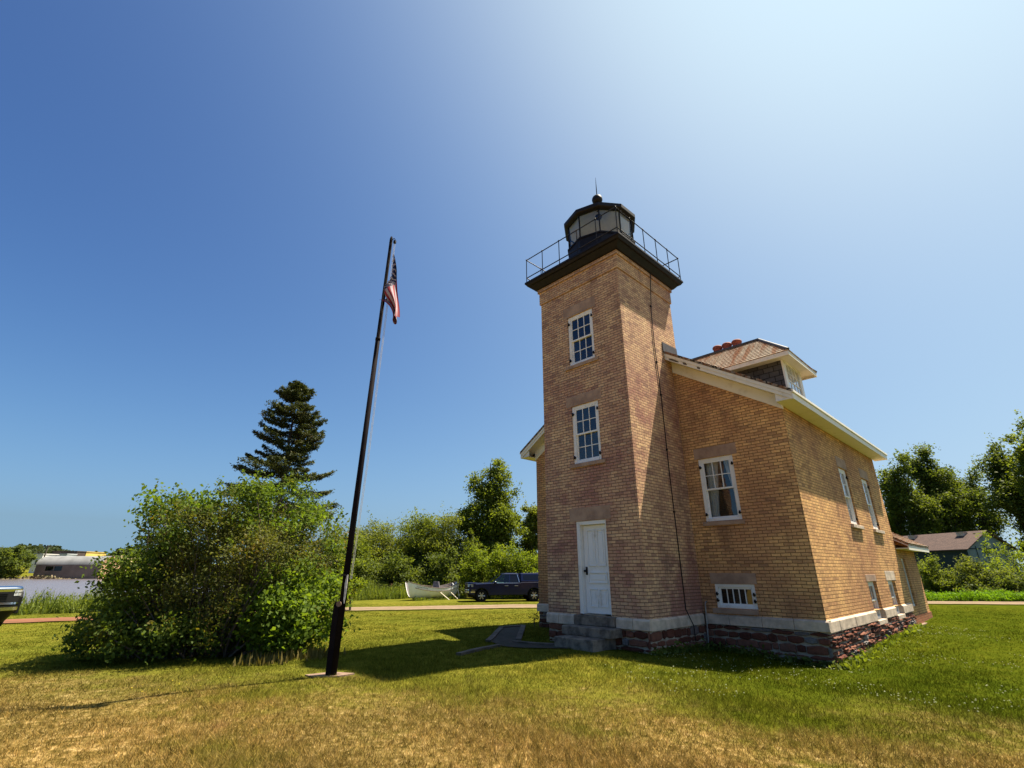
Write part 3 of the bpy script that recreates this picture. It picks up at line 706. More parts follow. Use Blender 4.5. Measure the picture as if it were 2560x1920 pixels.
k.tube([(a + .06, -.09, .945), (a + .06, -.075, .945), (a + .06, -.055, .945), (a + .06, -.045, .945)], [.018, .03, .03, .012], 10)
k.build("handle", MT['iron'], door)
l = MB(FRONT); l.box(-2.01, -.76, -.12, .006, 2.093, 2.41); l.build("lintel", MT['stone_trim'], LH, bevel=.006)
# steps
st = B()
st.box(-1.94, -.81, -.10, .14, -.205, -.004); st.box(-2.02, -.66, -.44, .0, -.39, -.207); st.box(-1.90, -.84, -.84, -.02, -.75, -.392)
st.build("entrance_steps", MT['lime_old'], LH, bevel=.02, seg=3)

# roof
RZ = 4.848; SL = 0.648
def rz(x, lift=0): return RZ - SL * (abs(x + tw / 2) - (tw / 2 + 3.007)) + lift
XE = 3.007
r = B()
def slab(xa, xb, ya, yb, th=.07):
    r.hexa([(xa, ya, rz(xa) - th), (xb, ya, rz(xb) - th), (xb, yb, rz(xb) - th), (xa, yb, rz(xa) - th)], [(xa, ya, rz(xa)), (xb, ya, rz(xb)), (xb, yb, rz(xb)), (xa, yb, rz(xa))])
slab(0.003, XE, 2.02, YB + .40); slab(-tw / 2, 0.0, 2.83, YB + .40); slab(-tw / 2, -tw, 2.83, YB + .40); slab(-tw - .003, -tw - XE, 2.02, YB + .40)
roof = r.build("roof", MT['shingle'], LH, uv=True)
# cornice: raking boards, eave boards, soffits, frieze
c = B()
for sx, x_in, x_out in ((1, 0.004, XE - .03), (-1, -tw - .004, -tw - XE + .03)):
    for (dy, za, zb, th) in ((2.045, -.262, -.165, .028), (2.032, -.165, -.072, .05)):
        y0, y1 = dy, dy + th
        c.hexa([(x_in, y0, rz(x_in) + za), (x_out, y0, rz(x_out) + za), (x_out, y1, rz(x_out) + za), (x_in, y1, rz(x_in) + za)],
               [(x_in, y0, rz(x_in) + zb), (x_out, y0, rz(x_out) + zb), (x_out, y1, rz(x_out) + zb), (x_in, y1, rz(x_in) + zb)])
    # raking soffit
    xo = x_out
    c.hexa([(x_in, 2.075, rz(x_in) - .245), (xo, 2.075, rz(xo) - .245), (xo, D, rz(xo) - .245), (x_in, D, rz(x_in) - .245)],
           [(x_in, 2.075, rz(x_in) - .225), (xo, 2.075, rz(xo) - .225), (xo, D, rz(xo) - .225), (x_in, D, rz(x_in) - .225)])
    # frieze board on the gable wall
    xf_ = (S + .03) if sx > 0 else (XL - .03)
    xi = x_in
    c.hexa([(xi, D - .035, rz(xi) - .56), (xf_, D - .035, rz(xf_) - .56), (xf_, D - .004, rz(xf_) - .56), (xi, D - .004, rz(xi) - .56)],
           [(xi, D - .035, rz(xi) - .24), (xf_, D - .035, rz(xf_) - .24), (xf_, D - .004, rz(xf_) - .24), (xi, D - .004, rz(xi) - .24)])
    # eave board with crown, soffit
    xa, xb = (XE - .03, XE - .002) if sx > 0 else (-tw - XE + .002, -tw - XE + .03)
    ze = RZ
    c.box(xa, xb, 2.045, YB + .38, ze - .235, ze - .085)
    c.box(xa if sx > 0 else xa - .03, xb + .03 if sx > 0 else xb, 2.03, YB + .39, ze - .084, ze - .022)
    xs0, xs1 = (S + .002, XE - .032) if sx > 0 else (-tw - XE + .032, XL - .002)
    c.box(xs0, xs1, 2.05, YB + .36, ze - .226, ze - .203)
    e0 = S if sx > 0 else XL
    c.prism([(e0, 2.078, ze - .2255), (x_out - sx * .004, 2.078, ze - .2255), (e0, 2.078, rz(e0) - .24)], (0, .02, 0))
c.build("cornice", MT['cream'], LH, bevel=.005)
# places where the paint has peeled off the raking board
for x_, a_, b_ in ((.26, .17, .034), (.56, .06, .045), (.93, .05, .036)):
    pc = B(); n_ = 11; ring = []
    for k in range(n_):
        t_ = 2 * math.pi * k / n_; e_ = random.uniform(.75, 1.15); u_ = math.cos(t_) * a_ * e_; ring.append((x_ + u_, 2.0435, rz(x_ + u_) - .205 + math.sin(t_) * b_ * e_))
    pc.face(ring); pc.build("peeled_paint", MT['bark'], LH)
# flashing where the roof meets the tower
fl = MB(TSIDE); fl.prism([(1.98, .012, 6.80), (1.985, .012, 7.06), (2.69, .012, 7.085), (2.74, .012, 6.80)], (0, 0, 0.0)) if 0 else None
fl.hexa([(1.975, .003, 6.76), (2.80, .003, 6.76), (2.80, .03, 6.76), (1.975, .03, 6.76)], [(1.985, .003, 7.06), (2.80, .003, 7.09), (2.80, .02, 7.09), (1.985, .02, 7.06)])
fl.build("flashing", MT['lead'], LH)

# dormer on the right slope
dy0, dy1, dxw = 4.26, 5.74, 2.30
d = B()
zb = rz(dxw) - .1
d.hexa([(0.4, dy0, rz(.4) - .1), (dxw, dy0, zb), (dxw, dy1, zb), (.4, dy1, rz(.4) - .1)], [(.4, dy0, 6.53), (dxw, dy0, 6.53), (dxw, dy1, 6.53), (.4, dy1, 6.53)])
dorm = d.build("dormer", MT['slate'], LH, uv=True)
DW = wmap((dxw, 0, 0), (0, 1, 0), (1, 0, 0))
q = MB(DW)
q.box(dy0 - .012, dy0 + .20, .003, .05, 5.30, 6.52); q.box(dy1 - .20, dy1 + .012, .003, .05, 5.30, 6.52); q.box(dy0 + .20, dy1 - .20, .003, .05, 6.42, 6.52); q.box(dy0 + .2, dy1 - .2, .003, .06, 5.30, 5.42)
q.build("window_frame", MT['white'], dorm, bevel=.006)
q = MB(DW); a, b, c0, c1 = dy0 + .20, dy1 - .20, 5.42, 6.42
q.box(a, b, .004, .03, 5.90, 5.935)
for k in range(1, 4): x = a + (b - a) * k / 4; q.box(x - .011, x + .011, .006, .028, c0, 5.90); q.box(x - .011, x + .011, .006, .028, 5.935, c1)
for zz in (5.66, 6.17): q.box(a, b, .008, .025, zz - .010, zz + .010)
q.build("sash", MT['white'], dorm)
q = MB(DW); q.face([(a, .016, c0), (b, .016, c0), (b, .016, c1), (a, .016, c1)]); q.build("pane", MT['glass'], dorm, recalc=False)
q = MB(DW); q.face([(a, .0055, c0), (b, .0055, c0), (b, .0055, c1), (a, .0055, c1)]); q.build("sky_reflection_sheet", MT['curtain'], dorm, recalc=False)  # pale sheet added behind the glass to imitate reflected sky
ex, ey0, ey1, ez, px_, pz_ = 2.66, 3.80, 6.20, 6.50, 1.62, 7.55
ym = (ey0 + ey1) / 2
dr = B(); A_ = (ex, ey0, ez); B_ = (ex, ey1, ez); P_ = (px_, ym, pz_); Q_ = (-.9, ym, pz_); E_ = (0.46, ey0, ez); F_ = (0.46, ey1, ez)
def courses(mb, lb, rb, rt, lt, n, th=.030):
    lb, rb, rt, lt = map(Vector, (lb, rb, rt, lt)); nn = (rb - lb).cross(lt - lb).normalized(); nn = nn if nn.z > 0 else -nn
    for k in range(n):
        a, b = k / n, (k + 1) / n
        p0, p1, q0, q1 = lb.lerp(lt, a), rb.lerp(rt, a), lb.lerp(lt, b), rb.lerp(rt, b)
        mb.face([p0 + nn * th, p1 + nn * th, q1 + nn * .003, q0 + nn * .003]); mb.face([p0 - nn * .004, p1 - nn * .004, p1 + nn * th, p0 + nn * th])
courses(dr, (-.9, ey0, ez), A_, P_, Q_, 13); courses(dr, B_, (-.9, ey1, ez), Q_, P_, 13); courses(dr, A_, B_, P_, P_, 13)
dr.build("dormer_roof", MT['cedar'], dorm, uv=True, recalc=False)
ds = B()
ds.box(.4, ex - .03, ey0 + .03, ey1 - .03, ez - .045, ez - .022)
ds.box(.4, ex - .002, ey0 + .002, ey0 + .03, ez - .12, ez - .004); ds.box(.4, ex - .002, ey1 - .03, ey1 - .002, ez - .12, ez - .004); ds.box(ex - .03, ex - .002, ey0 + .03, ey1 - .03, ez - .12, ez - .004)
ds.build("dormer_cornice", MT['cream'], dorm, bevel=.005)
rc = B()
lift_ = lambda q: (q[0], q[1], q[2] + .035)
rc.tube([lift_(Q_), lift_(P_)], .055, 8); rc.tube([lift_(P_), lift_(A_)], .045, 8); rc.tube([lift_(P_), lift_(B_)], .045, 8)
for s_ in (1, -1):
    pass
rc.build("ridge_cap", MT['zinc'], dorm)
rm = B(); rm.box(-tw / 2 - .12, -tw / 2 + .12, 2.9, YB + .4, rz(-tw / 2) - .03, rz(-tw / 2) + .03); rm.build("roof_ridge", MT['zinc'], roof)
# chimney with three pots
ch = B(); ch.box(-1.05, .17, 7.7, 8.3, 6.3, 8.62); ch.box(-1.10, .22, 7.65, 8.35, 8.622, 8.72)
chim = ch.build("chimney", MT['brick_house'], LH, uv=True)
for x in (-.82, -.45, -.075):
    k = B(); k.smooth = True
    k.lathe((x, 8.0, 8.722), [(.13, 0), (.125, .16), (.155, .20), (.165, .25), (.150, .29), (.155, .31), (.185, .34), (.185, .40), (.15, .445), (.11, .445), (.10, .2)], 20, cap=False)
    k.build("chimney_pot", MT['terracotta'], chim)

# gallery and railing
OH = .36; gz_ = 9.445
g = B()
g.box(-tw - OH, OH, -OH, tw + OH, gz_ - .07, gz_)
g.hexa([(-tw - .30, -.30, gz_ - .145), (.30, -.30, gz_ - .145), (.30, tw + .30, gz_ - .145), (-tw - .30, tw + .30, gz_ - .145)],
       [(-tw - .345, -.345, gz_ - .072), (.345, -.345, gz_ - .072), (.345, tw + .345, gz_ - .072), (-tw - .345, tw + .345, gz_ - .072)])
g.hexa([(-tw - .13, -.13, gz_ - .30), (.13, -.13, gz_ - .30), (.13, tw + .13, gz_ - .30), (-tw - .13, tw + .13, gz_ - .30)],
       [(-tw - .26, -.26, gz_ - .147), (.26, -.26, gz_ - .147), (.26, tw + .26, gz_ - .147), (-tw - .26, tw + .26, gz_ - .147)])
gal = g.build("gallery", MT['iron'], LH, bevel=.01)
o2 = OH - .05; rh = .84
cx = cy = None
corners = [(-tw - o2, -o2), (o2, -o2), (o2, tw + o2), (-tw - o2, tw + o2)]
rl = B()
for k in range(4):
    a, b = corners[k], corners[(k + 1) % 4]
    rl.tube([(a[0], a[1], gz_ + rh), (b[0], b[1], gz_ + rh)], .016, 6); rl.tube([(a[0], a[1], gz_ + .17), (b[0], b[1], gz_ + .17)], .016, 6)
rl.build("railing", MT['iron'], gal)
for k in range(4):
    a, b = corners[k], corners[(k + 1) % 4]
    for j in range(5):
        x, y = a[0] + (b[0] - a[0]) * j / 5, a[1] + (b[1] - a[1]) * j / 5
        po = B(); po.tube([(x, y, gz_), (x, y, gz_ + rh)], .0135, 6); po.lathe((x, y, gz_ + rh + .012), [(.004, -.026), (.022, -.012), (.026, 0), (.022, .014), (.004, .026)], 8); po.build("railing_post", MT['iron'], gal)
# lantern
LC = (-tw / 2, tw / 2)
camL = Vector((0 - BX, 0 - BY, 0)); camL.rotate(Matrix.Rotation(-YAW, 3, 'Z')); a0 = math.atan2(camL.y - LC[1], camL.x - LC[0]) + R(1)
n10 = 10; lz0, lz1 = 10.57, 11.41
l = B(); l.lathe((LC[0], LC[1], 0), [(1.08, gz_ + .002), (1.08, lz0 - .05), (1.11, lz0 - .05), (1.11, lz0)], n10, a0=a0, cap=True)
lan = l.build("lantern", MT['iron'], LH)
for j in range(n10):
    a = a0 + 2 * math.pi * j / n10; x, y = LC[0] + 1.05 * math.cos(a), LC[1] + 1.05 * math.sin(a); q = B(); q.tube([(x, y, lz0), (x, y, lz1 + .02)], .026, 6); q.build("glazing_bar", MT['iron'], lan)
for j in range(n10):
    a = a0 + 2 * math.pi * j / n10; b = a0 + 2 * math.pi * (j + 1) / n10
    g_ = B(); P = [(LC[0] + 1.045 * math.cos(w_), LC[1] + 1.045 * math.sin(w_)) for w_ in (a, b)]
    g_.face([(P[0][0], P[0][1], lz0 + .01), (P[1][0], P[1][1], lz0 + .01), (P[1][0], P[1][1], lz1), (P[0][0], P[0][1], lz1)]); g_.build("lantern_pane", MT['lglass'], lan, recalc=False)
q = B(); q.lathe((LC[0], LC[1], 0), [(1.02, lz1 + .004), (1.09, lz1 - .01), (1.16, lz1 + .02), (1.19, lz1 + .05), (1.19, lz1 + .165), (1.12, lz1 + .19), (.95, lz1 + .33), (.45, lz1 + .66), (.16, lz1 + .86), (.10, lz1 + 1.0), (.09, lz1 + 1.11)], n10, a0=a0, cap=False)
lf = B(); lf.lathe((LC[0], LC[1], 0), [(1.0, lz0 - .02), (1.0, lz0 + .005)], n10, a0=a0); lf.build("lantern_bounce_disc", MT['lantern_in'], lan)  # unseen pale disc added to throw sunlight up onto the ceiling
lroof = q.build("lantern_roof", MT['iron'], lan)
q = B(); q.lathe((LC[0], LC[1], 0), [(1.01, lz1 + .0), (.94, lz1 + .30), (.45, lz1 + .62), (.05, lz1 + .80)], n10, a0=a0, cap=False); q.build("lantern_ceiling", MT['lantern_in'], lan)
q = B(); q.smooth = True; q.lathe((LC[0], LC[1], lz1 + .53), [(.02, -.05), (.10, -.03), (.12, .02), (.10, .08)], 14); q.build("lantern_vent", MT['iron'], lan)
q = B(); q.smooth = True; q.lathe((LC[0], LC[1], 12.68), [(.178 * math.sin(math.pi * k / 14), -.178 * math.cos(math.pi * k / 14)) for k in range(1, 14)], 20); q.build("finial_ball", MT['iron'], lan)
q = B(); q.tube([(LC[0], LC[1], 12.84), (LC[0], LC[1], 13.15), (LC[0], LC[1], 13.64)], [.020, .016, .004], 6); q.build("lightning_rod", MT['iron'], lan)
# cable and pipe
q = MB(TSIDE); q.tube([(1.62, .12, 9.28), (1.61, .06, 8.7), (1.56, .02, 7.9), (1.52, .02, 6.9), (1.54, .02, 6.2), (1.565, .02, 5.4), (1.55, .02, 4.3), (1.535, .02, 3.4), (1.55, .02, 2.0), (1.56, .025, .12), (1.57, .065, .02), (1.74, .075, -.22), (1.78, .06, -.6)], .011, 6)
for zz, uu in ((8.05, 1.565), (6.3, 1.54), (5.35, 1.565), (3.85, 1.545), (2.3, 1.548)): q.box(uu - .025, uu + .025, 0, .04, zz - .02, zz + .02)
q.build("lightning_cable", MT['iron'], LH)
q = MB(GABLE); q.tube([(.118, -.01, .26), (.118, .07, .25), (.115, .085, .2), (.10, .09, -.2), (.065, .09, -.80)], .016, 8); q.build("drain_pipe", MT['galv'], LH)
# rear lean-to wing
wy0, wy1, wx = YB + .002, 14.65, S - .06
WW = (11.95, 12.62, -.15, 1.36)
WR = wmap((wx, 0, 0), (0, 1, 0), (1, 0, 0)); w_ = B()
wall(w_, WR, wy0, wy1, -.42, 1.78, [WW], .16)
w_.face([(wx, wy1, -.7), (wx - 2.6, wy1, -.7), (wx - 2.6, wy1, 3.3), (wx, wy1, 1.78)])
wing = w_.build("rear_wing", MT['brick_house'], LH, uv=True, recalc=False)
k = MB(WR); k.box(wy0, wy1 + .05, -.1, .03, -.66, -.42); k.build("brick_plinth", MT['brick_red'], wing, uv=True)
k = MB(WR); k.box(wy0, wy1 + .1, -.1, .13, -.80, -.665); k.build("concrete_curb", MT['concrete'], wing)
k = B(); ws = .58
zx = lambda x: 1.79 + ws * (S + .36 - x)
k.hexa([(wx - 2.6, wy0, zx(wx - 2.6) - .06), (S + .36, wy0, 1.73), (S + .36, wy1 + .42, 1.73), (wx - 2.6, wy1 + .42, zx(wx - 2.6) - .06)], [(wx - 2.6, wy0, zx(wx - 2.6)), (S + .36, wy0, 1.79), (S + .36, wy1 + .42, 1.79), (wx - 2.6, wy1 + .42, zx(wx - 2.6))])
courses(k, (S + .37, wy0, 1.79), (S + .37, wy1 + .43, 1.79), (wx - 2.6, wy1 + .43, zx(wx - 2.6)), (wx - 2.6, wy0, zx(wx - 2.6)), 22, .035)
k.build("wing_roof", MT['cedar'], wing, uv=True, recalc=False)
k = B(); k.box(S + .33, S + .358, wy0 + .01, wy1 + .41, 1.60, 1.728); k.box(wx + .002, S + .33, wy0 + .01, wy1 + .38, 1.64, 1.665); k.build("wing_fascia", MT['cream'], wing)
k = MB(WR); a, b, c0, c1 = WW
k.box(a, a + .07, -.15, -.07, c0, c1); k.box(b - .07, b, -.15, -.07, c0, c1); k.box(a, b, -.152, -.072, c1 - .07, c1); k.box(a, b, -.152, -.06, c0, c0 + .06); k.box(a + .07, b - .07, -.14, -.09, .58, .63); k.box((a + b) / 2 - .012, (a + b) / 2 + .012, -.135, -.10, c0 + .06, c1 - .07)
k.build("wing_window_frame", MT['white'], wing); k = MB(WR); k.face([(a, -.12, c0), (b, -.12, c0), (b, -.12, c1), (a, -.12, c1)]); k.build("wing_pane", MT['tint'], wing, recalc=False)

# ------------------------------------------------------------------ path at the steps
def sheet(name, poly, mat, lift, parent=None, step=0.25, thick=0.0):
    """polygon laid on the lawn, cut into a grid so that it follows it"""
    bm = bmesh.new(); vs = [bm.verts.new((x, y, 0)) for x, y in poly]; bm.faces.new(vs)
    x0, x1 = min(p[0] for p in poly), max(p[0] for p in poly); y0, y1 = min(p[1] for p in poly), max(p[1] for p in poly)
    for ax, lo, hi in ((0, x0, x1), (1, y0, y1)):
        q = lo + step
        while q < hi:
            co = [0, 0, 0]; no = [0, 0, 0]; co[ax] = q; no[ax] = 1
            bmesh.ops.bisect_plane(bm, geom=bm.verts[:] + bm.edges[:] + bm.faces[:], plane_co=co, plane_no=no); q += step
    for v in bm.verts: v.co.z = gz(v.co.x, v.co.y) + lift
    if thick:
        r_ = bmesh.ops.extrude_face_region(bm, geom=bm.faces[:])
        for v in [e for e in r_['geom'] if isinstance(e, bmesh.types.BMVert)]: v.co.z -= thick
        bmesh.ops.recalc_face_normals(bm, faces=bm.faces)
    me = bpy.data.meshes.new(name); bm.to_mesh(me); bm.free()
    if not thick and me.polygons and me.polygons[0].normal.z < 0: me.flip_normals()
    me.materials.append(mat); return link(name, me, parent)
def sc(p, f=0.975): return (p[0] * f, p[1] * f)
path_poly = [sc(p) for p in [(-0.34, 16.69), (0.36, 17.3), (0.16, 13.9), (0.10, 13.35), (0.62, 12.65), (1.0, 12.75), (1.95, 12.2), (1.75, 11.85), (0.9, 12.05), (0.15, 12.4), (-0.22, 12.68), (-0.56, 13.4)]]
tag(sheet("path", path_poly, MT['asph'], 0.022), "dark gravel path leading to the entrance steps", "path", kind="structure")
def edging(name, a, b, w, label):
    a, b = Vector((*sc(a), 0)), Vector((*sc(b), 0)); t = (b - a).normalized(); n = Vector((-t.y, t.x, 0)) * w / 2
    o = sheet(name, [tuple((p)[:2]) for p in (a - n, b - n, b + n, a + n)], MT['edging'], 0.05, thick=.1)
    return tag(o, label, "edging", "stone edging strips of the path")
edging("path_edging", (-0.34, 16.6), (-0.58, 13.4), .14, "longest pale edging strip, on the path side away from the lighthouse")
edging("path_edging", (0.36, 17.3), (0.16, 13.7), .14, "edging strip running from the house corner down the path")
edging("path_edging", (0.04, 13.36), (1.05, 12.62), .13, "short edging strip between the path bend and the entrance steps")
edging("path_edging", (-0.28, 12.72), (-1.12, 11.55), .13, "diagonal edging strip at the path end nearest the flagpole")
edging("path_edging", (-0.36, 16.85), (0.38, 17.45), .2, "cross strip closing the far end of the path")

# ------------------------------------------------------------------ flagpole and flag
PX, PY = -2.995, 9.293; pz = gz(PX, PY)
FP = empty("flagpole", (PX, PY, pz), R(-15), "black flagpole bolted to a thicker short post on the dry lawn", "flagpole")
m = MB(); m.prism([(-.08, -.06, -.2), (-.08, -.06, 1.06), (-.055, -.06, 1.13), (.03, -.06, 1.13), (.03, -.06, -.2)], (0, .12, 0)); m.build("mounting_post", MT['pole_paint'], FP, bevel=.012)
m = MB(); m.smooth = True
LEAN = lambda z: (0.205 * z / 8.78 + .0, .03 * z / 8.78)
def pp(z, ox=0, oy=0): a, b = LEAN(z); return (a + ox + .032, b + oy - .0, z)
m.tube([pp(0.0), pp(3.0), pp(6.2)], [.058, .054, .047], 14); lowp = m.build("pole", MT['pole_paint'], FP)
m = MB(); m.smooth = True; m.tube([pp(6.15), pp(6.21), pp(6.215), pp(8.72), pp(8.78)], [.052, .052, .040, .034, .02], 12); m.build("upper_pole", MT['pole_paint'], FP)
m = MB(); m.tube([(.032, -.058, 1.10), (.032, -.075, 1.10)], .046, 16); m.build("marker_disc", MT['concrete'], FP)
m = MB(); m.tube([pp(8.70, .03), pp(8.72, .075), pp(8.69, .10)], .010, 6); m.lathe(pp(8.62, .10), [(.012, -.05), (.034, -.03), (.034, .03), (.012, .05)], 10); m.build("pulley", MT['iron'], FP)
m = MB()
for ox in (.09, .115): m.tube([pp(1.5, ox), pp(3.5, ox + .03), pp(6.5, ox + .02), pp(8.62, ox)], .0045, 5)
for k in range(4): m.tube([pp(1.56, .06 + .006 * k, -.07), pp(1.42, .055 + .012 * k, -.085), pp(1.26 - .03 * k, .07, -.09), pp(1.2 - .03 * k, .08, -.08), pp(1.35, .092, -.08), pp(1.57, .075, -.07)], .007, 5)
m.build("halyard", MT['rope'], FP)
m = MB(); m.box(.02, .10, -.09, -.06, 1.55, 1.575); m.box(.05, .07, -.075, -.04, 1.52, 1.60); m.build("cleat", MT['iron'], FP)
o = sheet("pole_footing", [(PX - .45, PY + .04), (PX - .28, PY - .10), (PX + .16, PY - .08), (PX + .34, PY + .16), (PX - .05, PY + .24)], MT['concrete'], .022, thick=.15)
tag(o, "cracked pale concrete pad under the flagpole", "footing")
# flag
FL = empty("flag", (PX, PY, pz), R(-15), "limp American flag hanging down beside the flagpole top", "flag")
fp = pp(8.30, .105)
def fpt(s_, t_):                                   # s down the hoist, t out along the fly
    x0, y0, z0 = fp
    w = s_
    top = Vector((.03 + .24 * t_ ** .8 + .02 * math.sin(t_ * 8), -.03 * math.sin(t_ * 7), -1.64 * t_ ** .97))
    bot = Vector((.04 + .10 * t_ - .27 * math.exp(-((t_ - .34) / .26) ** 2) * min(1, t_ * 4), .06 * math.sin(t_ * 9), -1.14 - .62 * t_ ** 1.3 + .12 * math.sin(math.pi * t_)))
    e_ = w ** .75; p = top * (1 - e_) + bot * e_
    p.y += .085 * math.sin(w * 9.0 + t_ * 2.4) * min(1, t_ * 3 + .2)
    p.x += .030 * math.sin(w * 11 - t_ * 3) * min(1, t_ * 3)
    p.z += .04 * math.sin(w * 8) * t_
    if t_ < .22:
        k = t_ / .22; p = Vector((.0 + .04 * w, 0, -1.14 * w)) * (1 - k) + p * k
    return (x0 + p.x, y0 + p.y, z0 + p.z)
m = MB(); m.smooth = True; ns, nt_ = 39, 40
idx = [[m.p(fpt(i / ns, j / nt_)) for j in range(nt_ + 1)] for i in range(ns + 1)]
for i in range(ns):
    for j in range(nt_):
        stripe = int(i / 3)
        m.mat = 2 if (stripe < 7 and j < 16) else (0 if stripe % 2 == 0 else 1)
        m.fi((idx[i][j], idx[i][j + 1], idx[i + 1][j + 1], idx[i + 1][j]))
m.build("flag_cloth", [MT['flag_red'], MT['flag_white_shaded'], MT['flag_blue']], FL, recalc=False)
m = MB()
for r_ in range(9):
    for c_ in range(6 if r_ % 2 == 0 else 5):
        s_ = (7 / 13) * (r_ + .7) / 9.4; t_ = .4 * (c_ + (.5 if r_ % 2 == 0 else 1.0)) / 6.0
        p0 = Vector(fpt(s_, t_)); du = (Vector(fpt(s_ + .01, t_)) - p0).normalized(); dv = (Vector(fpt(s_, t_ + .01)) - p0).normalized(); nn = du.cross(dv).normalized(); dv = nn.cross(du)
        for sg in (1, -1):
            m.face([p0 + nn * .004 * sg + (du * math.cos(math.pi * k / 5) + dv * math.sin(math.pi * k / 5)) * (.030 if k % 2 == 0 else .012) for k in range(10)])
m.build("flag_stars", MT['flag_white_shaded'], FL, recalc=False)

# ------------------------------------------------------------------ pickup trucks
def wheel(parent, x, y, z, sgn, r=.405):
    t = MB(); t.smooth = True
    t.lathe((x, y, z), [(.24, -.11), (.33, -.135), (r - .02, -.125), (r, -.09), (r, .09), (r - .02, .125), (.33, .135), (.24, .11)], 28, axis='y', cap=False)
    wh = t.build("wheel", MT['tyre'], parent)
    rm = MB(); rm.lathe((x, y, z), [(.285, .10 * sgn), (.285, -.06), (.26, -.06), (.255, .09 * sgn)], 28, axis='y', cap=False)
    for k in range(6):
        for dd in (-.16, .16):
            a = 2 * math.pi * k / 6 + dd * .9; ux, uz = math.cos(a), math.sin(a)
            rm.tube([(x + ux * .04, y + .085 * sgn, z + uz * .04), (x + ux * .15, y + .092 * sgn, z + uz * .15), (x + ux * .272, y + .085 * sgn, z + uz * .272)], [.026, .022, .026], 6)
    rm.lathe((x, y, z), [(.07, .06 * sgn), (.07, .10 * sgn), (.04, .108 * sgn)], 12, axis='y'); rm.build("rim", MT['alloy'], wh)
    bk = MB(); bk.lathe((x, y, z), [(.27, -.02), (.27, .0)], 20, axis='y'); bk.build("brake_disc", MT['blackplastic'], wh)
def fascia_pts(w_, x_, rad, n=8, z=0.0):
    """plan outline of the nose from the right flank round to the left flank; front is +x"""
    P = []
    P.append((x_ - .55, -w_, z))
    for k in range(n + 1):
        a = -math.pi / 2 + (math.pi / 2) * k / n; P.append((x_ - rad + rad * math.cos(a), -w_ + rad + rad * math.sin(a), z))
    for k in range(n + 1):
        a = (math.pi / 2) * k / n; P.append((x_ - rad + rad * math.cos(a), w_ - rad + rad * math.sin(a), z))
    P.append((x_ - .55, w_, z)); return P
